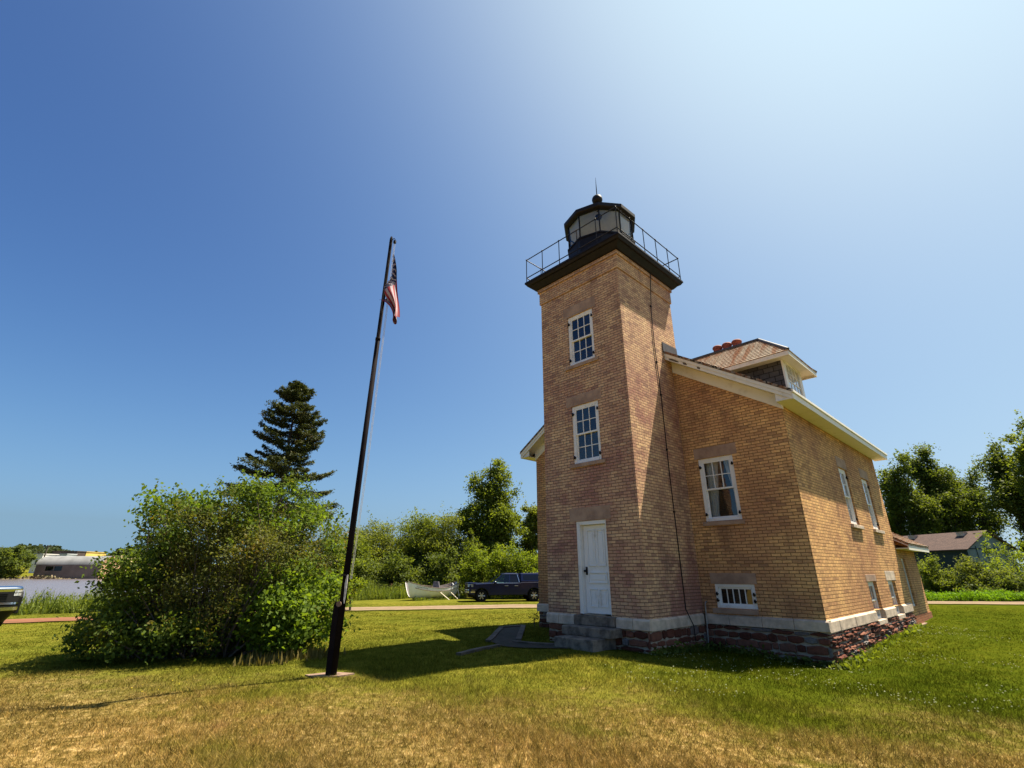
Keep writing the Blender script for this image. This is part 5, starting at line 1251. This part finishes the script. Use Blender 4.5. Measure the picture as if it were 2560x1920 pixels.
# bright shrubs
for k, (px, py, Y, w_, lab) in enumerate([(1035, 1180, 42, 2.6, "lime green sumac shrub above the pickup bonnet"), (1085, 1168, 41.5, 3.0, "lime green sumac shrub above the pickup cab"), (1140, 1185, 42, 2.9, "lime green sumac shrub above the pickup canopy")]):
    X, _, zt = bx(px, py, Y); H = zt - gz(X, Y)
    tree("sumac_shrub", X, Y, H, [(0, 0, H * .72, w_ * .52, w_ * .45, H * .24), (-.5, .1, H * .45, w_ * .45, w_ * .4, H * .25), (.5, -.1, H * .35, w_ * .5, w_ * .4, H * .3)], LM['lime'], 7500, .15, lab, cat="shrub", trunk_r=.07, clump=.42, nclump=80, group="lime green shrubs behind the pickup", up=.9, sprig=10)
X, Y, zt = bx(943, 1207, 46); H = zt - gz(X, Y)
tree("young_tree", X, Y, H, [(-.1, 0, H * .82, .42, .4, .6), (.1, 0, H * .55, .75, .7, .8), (.25, 0, H * .28, .7, .7, .6)], LM['lime'], 3600, .13, "small yellow-green tree behind the boat stern", trunk_r=.05, clump=.28, nclump=50, up=.7, sprig=8)
X, Y, zt = bx(770, 1195, 27); H = zt - gz(X, Y)
tree("young_tree", X, Y, H, [(-.35, 0, H * .75, .45, .5, .7), (-.1, 0, H * .45, .6, .5, .55), (-.6, 0, H * .3, .5, .5, .6)], LM['lime'], 3000, .12, "leafy sapling with yellow-green leaves right behind the flagpole foot", trunk_r=.05, clump=.26, nclump=40, up=.6, sprig=10)

# right-hand trees behind the shed
RT = [(1905, 1010, 60, 2.6, 'mid', 6500, "slim tree peeping out right of the house eaves", .14), (1935, 985, 58, 3.4, 'deep', 8500, "green tree close to the house corner on the right side", .2), (1990, 952, 60, 7.6, 'deep', 21000, "broad dense tree behind the teal shed", .3), (2040, 1010, 64, 4.6, 'deep', 8000, "dark tree leaning out right of the broad dense tree", .2), (2090, 1005, 60, 2.7, 'deep', 5200, "thin see-through tree in the gap right of the shed", .14), (2150, 955, 50, 5.0, 'deep', 13000, "leafy tree right of the thin see-through tree", .26), (2215, 905, 46, 5.5, 'mid', 16000, "tall tree cut by the right picture edge", .28)]
for k, (px, py, Y, w_, lm, nl, lab, tr_) in enumerate(RT):
    X, _, zt = bx(px, py, Y); H = zt - gz(X, Y)
    bl2 = []
    rr = random.Random(90 + k)
    for j in range(9):
        f = .20 + .74 * (j + .5) / 9; g_ = math.sin(math.pi * min(.97, .12 + .86 * (j + .5) / 9)) ** .8; bl2.append((rr.uniform(-.3, .3) * w_ * g_, rr.uniform(-.2, .2) * w_, H * f, w_ * .36 * g_ + .25, w_ * .34 * g_ + .25, H * .105))
    tree("broadleaf_tree", X, Y, H, bl2, LM[lm], int(nl * 1.9), .27, lab, bark='bark_dark', trunk_r=tr_, clump=.85, nclump=170, group="tall trees on the right behind the shed", shell=.45, sprig=26)
for k, (px, py, Y, w_, lm, lab) in enumerate([(2180, 1160, 36, 3.4, 'lime', "yellow-green shrub hiding the shed gable"), (2110, 1205, 36, 1.8, 'olive', "loose olive shrub in front of the shed corner"), (2060, 1252, 37, 1.9, 'mid', "low green shrub in front of the dark shed wall"), (2008, 1208, 38, 1.3, 'mid', "leafy shrub between wing eave and shed wall"), (2150, 1255, 35, 2.6, 'deep', "low dark shrub at the foot of the yellow-green shrub"), (2205, 1240, 34.5, 2.6, 'deep', "dark shrub at the right picture edge behind the drive")]):
    X, _, zt = bx(px, py, Y); H = zt - gz(X, Y)
    tree("hedge_shrub", X, Y, H, round_blobs(w_ * 1.25, H, 5, .05, 60 + k), LM[lm], 5000, .14, lab, cat="shrub", trunk_r=.05, clump=.4, nclump=70, group="shrubs around the shed", up=.7, sprig=14)

# tall weeds (uncountable)
def weeds(name, pts, n, h0, h1, mats, label, spread=1.0, leafy=.5, seed=0):
    """pts: polyline of the band centre with half widths (x, y, half width)"""
    rg = np.random.default_rng(seed); P = np.array(pts, float); k = rg.integers(0, len(P) - 1, n); t_ = rg.uniform(size=n)
    c = P[k] * (1 - t_[:, None]) + P[k + 1] * t_[:, None]; dr_ = P[k + 1, :2] - P[k, :2]; dr_ /= np.linalg.norm(dr_, axis=1, keepdims=True); nn = np.stack([-dr_[:, 1], dr_[:, 0]], 1)
    xy = c[:, :2] + nn * (rg.uniform(-1, 1, n) * c[:, 2])[:, None]; z = terr(xy[:, 0], xy[:, 1])
    lump = .62 + .38 * np.sin(xy[:, 0] * 1.7 + 2 * np.sin(xy[:, 1] * .9)) * np.sin(xy[:, 1] * 1.3 + xy[:, 0] * .4)
    hh = (h0 + (h1 - h0) * rg.uniform(size=n) ** 1.6) * (.6 + .6 * lump); a = rg.uniform(0, 6.283, n); w_ = .012 + .02 * rg.uniform(size=n); tilt = rg.normal(size=(n, 2)) * .22
    b0 = np.stack([xy[:, 0] + np.cos(a) * w_, xy[:, 1] + np.sin(a) * w_, z - .03], 1); b1 = np.stack([xy[:, 0] - np.cos(a) * w_, xy[:, 1] - np.sin(a) * w_, z - .03], 1)
    tp = np.stack([xy[:, 0] + tilt[:, 0] * hh, xy[:, 1] + tilt[:, 1] * hh, z + hh], 1); md0 = (b0 * .5 + tp * .5) + np.stack([np.cos(a) * w_ * .7, np.sin(a) * w_ * .7, 0 * a], 1); md1 = (b1 * .5 + tp * .5) - np.stack([np.cos(a) * w_ * .7, np.sin(a) * w_ * .7, 0 * a], 1)
    V = np.stack([b1, b0, md0, tp], 1); 
    if leafy:
        m_ = int(n * leafy * 3); kk = rg.integers(0, n, m_); f = rg.uniform(.15, 1.0, m_)[:, None]; q = np.stack([xy[kk, 0], xy[kk, 1], z[kk]], 1) * (1 - f) + tp[kk] * f + rg.normal(size=(m_, 3)) * .05
        V = np.concatenate([V, fast_leaves(q, .11, up=.3)])
    return tag(np_mesh(name, V, 4, mats), label, "weeds", kind="stuff")
weeds("tall_weeds", [(-14.5, 37.5, 1.2), (-11, 41.5, 2.0), (-8, 44.2, 1.8), (-4, 46.2, 1.8), (-2.2, 45, 1.6)], 9000, .35, 1.25, LM['weed'], "tall yellow-green weeds growing behind the white boat", seed=3)
weeds("tall_weeds", [(-3.2, 43, 1.2), (2, 43.5, 1.4), (6, 44, 1.4)], 3500, .3, 1.0, LM['weed'], "tall weeds behind the pickup", seed=4)
weeds("bank_weeds", [(-38, 18.5, 1.2), (-30, 22.4, 1.3), (-23.2, 27.4, 1.5), (-19, 31.0, 1.5)], 7000, .3, 1.15, LM['weed'], "weeds on the river bank behind the red drive", seed=5)
weeds("ground_cover", [(22.0, 33.0, .9), (28, 32.6, 1.0), (33, 31.9, 1.0), (40, 30.8, 1.0)], 9000, .22, .60, LM['vivid'], "bright green leafy ground cover beyond the right-hand drive", seed=6, leafy=1.2)
weeds("boat_grass", [(-7.0, 38.2, .35), (-5.2, 40.3, .45), (-3.8, 42, .4)], 1100, .08, .32, LM['weed'], "long unmown grass under the white boat", seed=7, leafy=.2)
weeds("dry_stalks", [(-5.3, 10.85, .45), (-4.4, 11.1, .6), (-3.8, 11.8, .5)], 520, .04, .24, LM['straw'], "dry stalks at the foot of the big shrub", seed=8, leafy=0)
def loc2w(x, y): c_, s_ = math.cos(YAW), math.sin(YAW); return (BX + c_ * x - s_ * y, BY + s_ * x + c_ * y)
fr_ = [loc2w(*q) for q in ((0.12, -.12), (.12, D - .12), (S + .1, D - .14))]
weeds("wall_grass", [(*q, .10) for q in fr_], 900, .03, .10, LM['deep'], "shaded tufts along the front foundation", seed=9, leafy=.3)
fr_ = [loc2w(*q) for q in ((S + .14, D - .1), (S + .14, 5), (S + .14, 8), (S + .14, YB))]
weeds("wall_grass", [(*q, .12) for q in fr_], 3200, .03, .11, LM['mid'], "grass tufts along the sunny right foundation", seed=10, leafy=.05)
X_, Y_ = loc2w(XL + .05, D - .25)
tree("wall_weed", X_, Y_, .5, [(0, 0, .33, .13, .12, .18), (-.05, 0, .16, .12, .1, .12)], LM['deep'], 70, .06, "small weed at the left house corner by the path", cat="weed", trunk_r=.012, clump=.1, nclump=12)

# ------------------------------------------------------------------ lawn blades, clover, dandelions
def scatter(n, dens_pow, dmin, dmax, amax=R(49)):
    d_ = dmin * (dmax / dmin) ** (rng.uniform(size=n) ** dens_pow); a = rng.uniform(-amax, amax, n); return d_ * np.sin(a), d_ * np.cos(a)
def on_house(x, y, mrg=.05):
    c_, s_ = math.cos(YAW), math.sin(YAW); lx = c_ * (x - BX) + s_ * (y - BY); ly = -s_ * (x - BX) + c_ * (y - BY)
    a = (lx > -tw - mrg) & (lx < mrg) & (ly > -.0 - mrg) & (ly < D + mrg); b = (lx > XL - mrg) & (lx < S + mrg) & (ly > D - mrg) & (ly < 14.8)
    c2 = (lx > -2.05) & (lx < -.62) & (ly > -.88) & (ly < .1); return a | b | c2
def in_poly(x, y, poly):
    r_ = np.zeros(len(x), bool); j = len(poly) - 1
    for i in range(len(poly)):
        xi, yi = poly[i]; xj, yj = poly[j]; c_ = ((yi > y) != (yj > y)) & (x < (xj - xi) * (y - yi) / (yj - yi + 1e-12) + xi); r_ ^= c_; j = i
    return r_
gx = np.searchsorted(xs, 0); 
def gza(x, y):
    i = np.clip(np.searchsorted(xs, x) - 1, 0, nx - 2); j = np.clip(np.searchsorted(ys, y) - 1, 0, ny - 2); a = (x - xs[i]) / (xs[i + 1] - xs[i]); b = (y - ys[j]) / (ys[j + 1] - ys[j])
    return ZZ[j, i] * (1 - a) * (1 - b) + ZZ[j, i + 1] * a * (1 - b) + ZZ[j + 1, i] * (1 - a) * b + ZZ[j + 1, i + 1] * a * b
x, y = scatter(500000, 0.85, 3.6, 36)
keep = ~on_house(x, y) & ~in_poly(x, y, path_poly) & (np.hypot((x - PX) / .5, (y - PY - .08) / .22) > 1); x, y = x[keep], y[keep]; n = len(x); z = gza(x, y)
dist = np.hypot(x, y); hh = (.024 + .05 * rng.uniform(size=n) ** 1.5) * (1 + .5 * np.exp(-(dist / 8) ** 2)) * (1 + .45 * np.sin(x * 1.9 + 1.2 * np.sin(y * 2.3)) * np.sin(y * 1.4)); a = rng.uniform(0, 6.283, n); w_ = (.0028 + .0012 * rng.uniform(size=n)) * np.maximum(1, dist / 7.5); hh *= np.minimum(1, 8.5 / dist) ** .75
tl = rng.normal(size=(n, 2)) * .75
V = np.stack([np.stack([x + np.cos(a) * w_, y + np.sin(a) * w_, z - .004], 1), np.stack([x - np.cos(a) * w_, y - np.sin(a) * w_, z - .004], 1), np.stack([x + tl[:, 0] * hh, y + tl[:, 1] * hh, z + hh], 1)], 1)
tag(np_mesh("grass_blades", V, 3, make_blade()), "short grass blades of the mown lawn", "grass", kind="stuff")
def heads(name, x, y, r_, hgt, mat, label, cat):
    z = gza(x, y) + hgt; n = len(x); V = []
    ang = np.linspace(0, 2 * np.pi, 7)[:-1]
    rr = r_ * (.6 + .8 * rng.uniform(size=n))
    ringp = [np.stack([x + rr * np.cos(t_), y + rr * np.sin(t_), z], 1) for t_ in ang]; top = np.stack([x, y, z + rr * .8], 1); bot = np.stack([x, y, z - rr * .7], 1)
    for k in range(6): V.append(np.stack([ringp[k], ringp[(k + 1) % 6], top], 1)); V.append(np.stack([ringp[(k + 1) % 6], ringp[k], bot], 1))
    return tag(np_mesh(name, np.concatenate(V), 3, mat), label, cat, kind="stuff")
x = rng.uniform(1.5, 15, 5200); y = rng.uniform(6.2, 17, 5200); pn = np.sin(x * .9 + 1) * np.sin(y * 1.1) + .5 * np.sin(x * 2.3 + y * 1.7)
kp = ~on_house(x, y, .2) & (pn > -.15) & (y + .25 * x > 8.6) & (rng.uniform(size=5200) < .62); heads("clover_flowers", x[kp], y[kp], .0105, .038, MT['clover'], "white clover heads dotted over the right lawn", "clover")
x = np.concatenate([rng.normal(-5.2, .6, 14), rng.normal(-7.6, .6, 9)]); y = np.concatenate([rng.normal(8.75, .22, 14), rng.normal(8.1, .3, 9)]); heads("yellow_flowers", x, y, .010, .04, MT['yellow'], "yellow flowers in the grass in front of the big shrub", "flowers")

# ------------------------------------------------------------------ the shed on the right
def P2(px, py, Y): return Vector(bx(px, py, Y))
c0 = P2(2088, 1185, 40); ez_ = c0.z; sx_, sy_ = c0.x, c0.y
SD = empty("shed", (sx_, sy_, gz(sx_, sy_)), math.atan2(1, -.2), "teal boarded shed with a brown roof behind the right-hand shrubs", "shed")   # local +x runs along the long wall, away from the corner
eh = ez_ - gz(sx_, sy_); hwid = 2.25; ln_ = 10; pk = eh + 1.30
m = MB(); m.face([(0, 0, -.3), (ln_, 0, -.3), (ln_, 0, eh), (0, 0, eh)]); m.face([(0, -2 * hwid, -.3), (ln_, -2 * hwid, -.3), (ln_, -2 * hwid, eh), (0, -2 * hwid, eh)]); m.face([(ln_, 0, -.3), (ln_, -2 * hwid, -.3), (ln_, -2 * hwid, eh), (ln_, -hwid, pk), (ln_, 0, eh)])
m.build("wall", MT['teal'], SD, uv=True)
m = MB(); m.face([(0, 0, -.3), (0, -2 * hwid, -.3), (0, -2 * hwid, eh), (0, -hwid, pk), (0, 0, eh)]); m.build("gable_wall", MT['teal_skylit'], SD)
m = MB()
for k in range(1, 5): yy = -2 * hwid * k / 5; m.box(-.02, -.002, yy - .03, yy + .03, 0, eh + .2)
m.box(-.022, -.003, -2 * hwid, 0, eh - .04, eh + .04); m.build("gable_batten", MT['teal'], SD)
m = MB(); m.box(-.05, -.003, -2.0, -1.1, .0, 2.05); m.build("door", MT['teal_skylit'], SD)
m = MB(); ov = .25; sl_ = (pk - eh) / hwid
for sg in (0, 1):
    ya, yb_ = (ov, -hwid) if sg == 0 else (-2 * hwid - ov, -hwid); za = eh - ov * sl_
    m.hexa([(-ov, ya, za + .02), (ln_ + ov, ya, za + .02), (ln_ + ov, yb_, pk + .02), (-ov, yb_, pk + .02)], [(-ov, ya, za + .10), (ln_ + ov, ya, za + .10), (ln_ + ov, yb_, pk + .10), (-ov, yb_, pk + .10)])
rf = m.build("roof", MT['asphalt_shingle'], SD, uv=True)
for xx in (1.4, 5.6):
    m = MB(); zz = pk + .10 - sl_ * .45; m.box(xx - .28, xx + .28, -hwid + .25, -hwid + .65, zz - .1, zz + .18); m.box(xx - .34, xx + .34, -hwid + .2, -hwid + .7, zz + .182, zz + .22); m.build("roof_vent", MT['lime'], rf)
# rusty low wall behind the weeds, left
a = bx(758, 1258, 43); b = bx(845, 1256, 43)
m = MB(); z_ = gz(a[0], 43)
for k in range(5): m.box(a[0], b[0], 43 - .06 + .004 * k, 43.06, z_ - .2 + k * .26, z_ - .2 + k * .26 + .245)
for k in range(4): xx = a[0] + (b[0] - a[0]) * k / 3; m.box(xx - .08, xx + .08, 42.86, 43.1, z_ - .3, z_ + 1.2)
tag(m.build("plank_wall", plain("rust_brown_planks", (0.11, 0.048, 0.022), (0.07, 0.03, 0.015), 4, .9)), "low rust brown plank wall between weeds and undergrowth", "wall")

# ------------------------------------------------------------------ far shore
def farmat(n, c, c2=None): return plain(n, c, c2, .3, .8)
FY = 196
a = bx(72, 1240, FY); b = bx(224, 1240, FY + 6); ax = Vector((b[0] - a[0], b[1] - a[1], 0)); fl_ = ax.length; fa = math.atan2(ax.y, ax.x)
WH = empty("quonset_warehouse", (a[0], a[1], tz(a[0], a[1])), fa - R(8), "long low warehouse with grey arched metal roof across the river", "warehouse"); fl_ *= 1.0
wh_, wd_ = 4.3, 13.0
m = MB(); m.face([(0, 0, -1), (fl_, 0, -1), (fl_, 0, wh_), (0, 0, wh_)]); m.face([(0, wd_, -1), (fl_, wd_, -1), (fl_, wd_, wh_), (0, wd_, wh_)]); m.build("wall", farmat("brown_siding", (0.20, 0.145, 0.115)), WH)
arc = [(wd_ / 2 - wd_ / 2 * math.cos(math.pi * k / 12), wh_ + 3.2 * math.sin(math.pi * k / 12)) for k in range(13)]
m = MB(); m.smooth = True; m.grid([[(-.3, y_, z_) for y_, z_ in arc], [(fl_ + .1, y_, z_) for y_, z_ in arc]]); m.build("roof", farmat("grey_metal_roof", (0.19, 0.195, 0.20)), WH, recalc=False)
for xx, nm in ((fl_, "end_wall"), (0, "back_wall")): m = MB(); m.face([(xx, 0, -1)] + [(xx, y_, z_) for y_, z_ in arc] + [(xx, wd_, -1)]); m.build(nm, farmat("peach_end_wall", (0.42, 0.26, 0.15)), WH)
for k in range(2): m = MB(); m.box(3.5 + k * 3.0, 6.1 + k * 3.0, -.06, -.004, 2.1, 3.7); m.build("window", MT['tint'], WH)
def block(name, px0, px1, ptop, Y, c, label, depth=12, roofc=None, win=0):
    A_ = bx(px0, 1240, Y); B_ = bx(px1, 1240, Y); top = bx((px0 + px1) / 2, ptop, Y)[2]; z0 = tz(A_[0], Y)
    T = empty(name, (A_[0], Y, z0), 0, label, "building"); w_ = B_[0] - A_[0]; h_ = top - z0
    m = MB(); m.box(0, w_, 0, depth, -1, h_); m.build("wall", farmat(name + "_wall", c), T)
    m = MB(); m.box(-.2, w_ + .2, -.2, depth + .2, h_ + .01, h_ + .4); m.build("roof", farmat(name + "_roof", roofc or tuple(v * .8 for v in c)), T)
    for k in range(win): m = MB(); xx = w_ * (k + .5) / win; m.box(xx - w_ * .12, xx + w_ * .12, -.06, -.004, h_ * .45, h_ * .72); m.build("window", MT['tint'], T)
    return T
block("dark_hall", 98, 152, 1192, 235, (0.075, 0.055, 0.05), "dark brown hall behind the arched warehouse roof")
block("white_house", 60, 80, 1198, 225, (0.72, 0.70, 0.66), "white building left of the warehouse by the utility pole", win=1)
block("white_annexe", 80, 99, 1203, 230, (0.74, 0.72, 0.68), "white low building above the warehouse's left roof end", win=1)
block("white_garage", 116, 132, 1198, 228, (0.55, 0.58, 0.62), "pale grey front in the middle of the dark hall", depth=5)
block("yellow_house", 150, 173, 1193, 240, (0.62, 0.44, 0.12), "yellow block above the warehouse roof", win=1)
block("cream_house", 215, 250, 1202, 236, (0.66, 0.52, 0.30), "cream block half hidden behind the big shrub", win=0)
A_ = bx(82, 1240, 215); top = bx(91, 1178, 215); z0 = tz(A_[0], 215)
m = MB(); m.tube([(A_[0], 215, z0 - .5), (A_[0] + .5, 215, top[2])], [.3, .22], 8); m.build("utility_pole", MT['bark']).location = (0, 0, 0)
UP = bpy.data.objects["utility_pole"]; tag(UP, "leaning utility pole with a cross arm across the river", "utility pole")
m = MB(); m.box(A_[0] - 1.1, A_[0] + 2.1, 214.9, 215.1, top[2] - .6, top[2] - .3); m.build("cross_arm", MT['bark'], UP)
def fartree(px, py, Y, w_, label, nl=4500, lm='far'):
    X, _, zt = bx(px, py, Y); z0 = gz(X, Y); H = zt - z0
    return tree("shore_tree", X, Y, H, [(0, 0, H * .62, w_ * .45, w_ * .4, H * .33), (-w_ * .22, 0, H * .45, w_ * .32, w_ * .3, H * .3), (w_ * .22, 0, H * .42, w_ * .32, w_ * .3, H * .3), (0, 0, H * .2, w_ * .42, w_ * .3, H * .2)], LM[lm], nl, .8, label, trunk_r=.4, clump=1.5, nclump=70, group="trees on the far river bank")
fartree(25, 1180, 190, 16, "big bushy tree at the left picture edge on the far bank", 7000, 'deep')
fartree(-12, 1176, 200, 16, "tree cut by the left picture edge on the far bank", 4000)
fartree(112, 1182, 330, 24, "dome shaped tree behind the dark hall")
fartree(141, 1185, 330, 9, "small round tree right of the dome shaped tree", 2500)
fartree(65, 1192, 320, 14, "low tree behind the utility pole")
# wooded skyline and stony shore
rg = np.random.default_rng(5); n = 16000; px = rg.uniform(-120, 420, n); 
Yf = rg.uniform(345, 375, n); u = (px * 1.15732 - 1280) / 1223.2; X = u / (math.cos(R(20.97)) + .30 * math.sin(R(20.97)) * 0 + .136) * Yf
top = 9.5 + 2.6 * np.sin(X * .07) + 1.8 * np.sin(X * .19 + 1) + 1.0 * np.sin(X * .47)
z = terr(X, Yf) + (np.sqrt(rg.uniform(size=n))) * np.maximum(3, top - 2)
tag(np_mesh("far_woods", fast_leaves(np.stack([X, Yf, z], 1), 2.6, up=.3, aspect=.8), 4, LM['far']), "dark wooded skyline beyond the far buildings", "woods", kind="stuff")
n = 2600; s_ = rg.uniform(-60, 120, n); cdir = np.array([.66, -.75]); 
base = np.array([-.66, .75]) ; tdir = np.array([.75, .66])
cc = rg.uniform(256, 263, n); xy = base * cc[:, None] + tdir * (s_ - 45)[:, None]; zz = terr(xy[:, 0], xy[:, 1]) + rg.uniform(-.1, .5, n)
zz = np.maximum(zz, -1.0)
V = fast_leaves(np.stack([xy[:, 0], xy[:, 1], zz], 1), 1.1, up=.3, aspect=.8)
tag(np_mesh("shore_rocks", V, 4, plain("shore_stone_and_scrub", (0.20, 0.15, 0.10), (0.085, 0.085, 0.035), .5, .9)), "stony scrubby edge of the far river bank", "shore", kind="stuff")
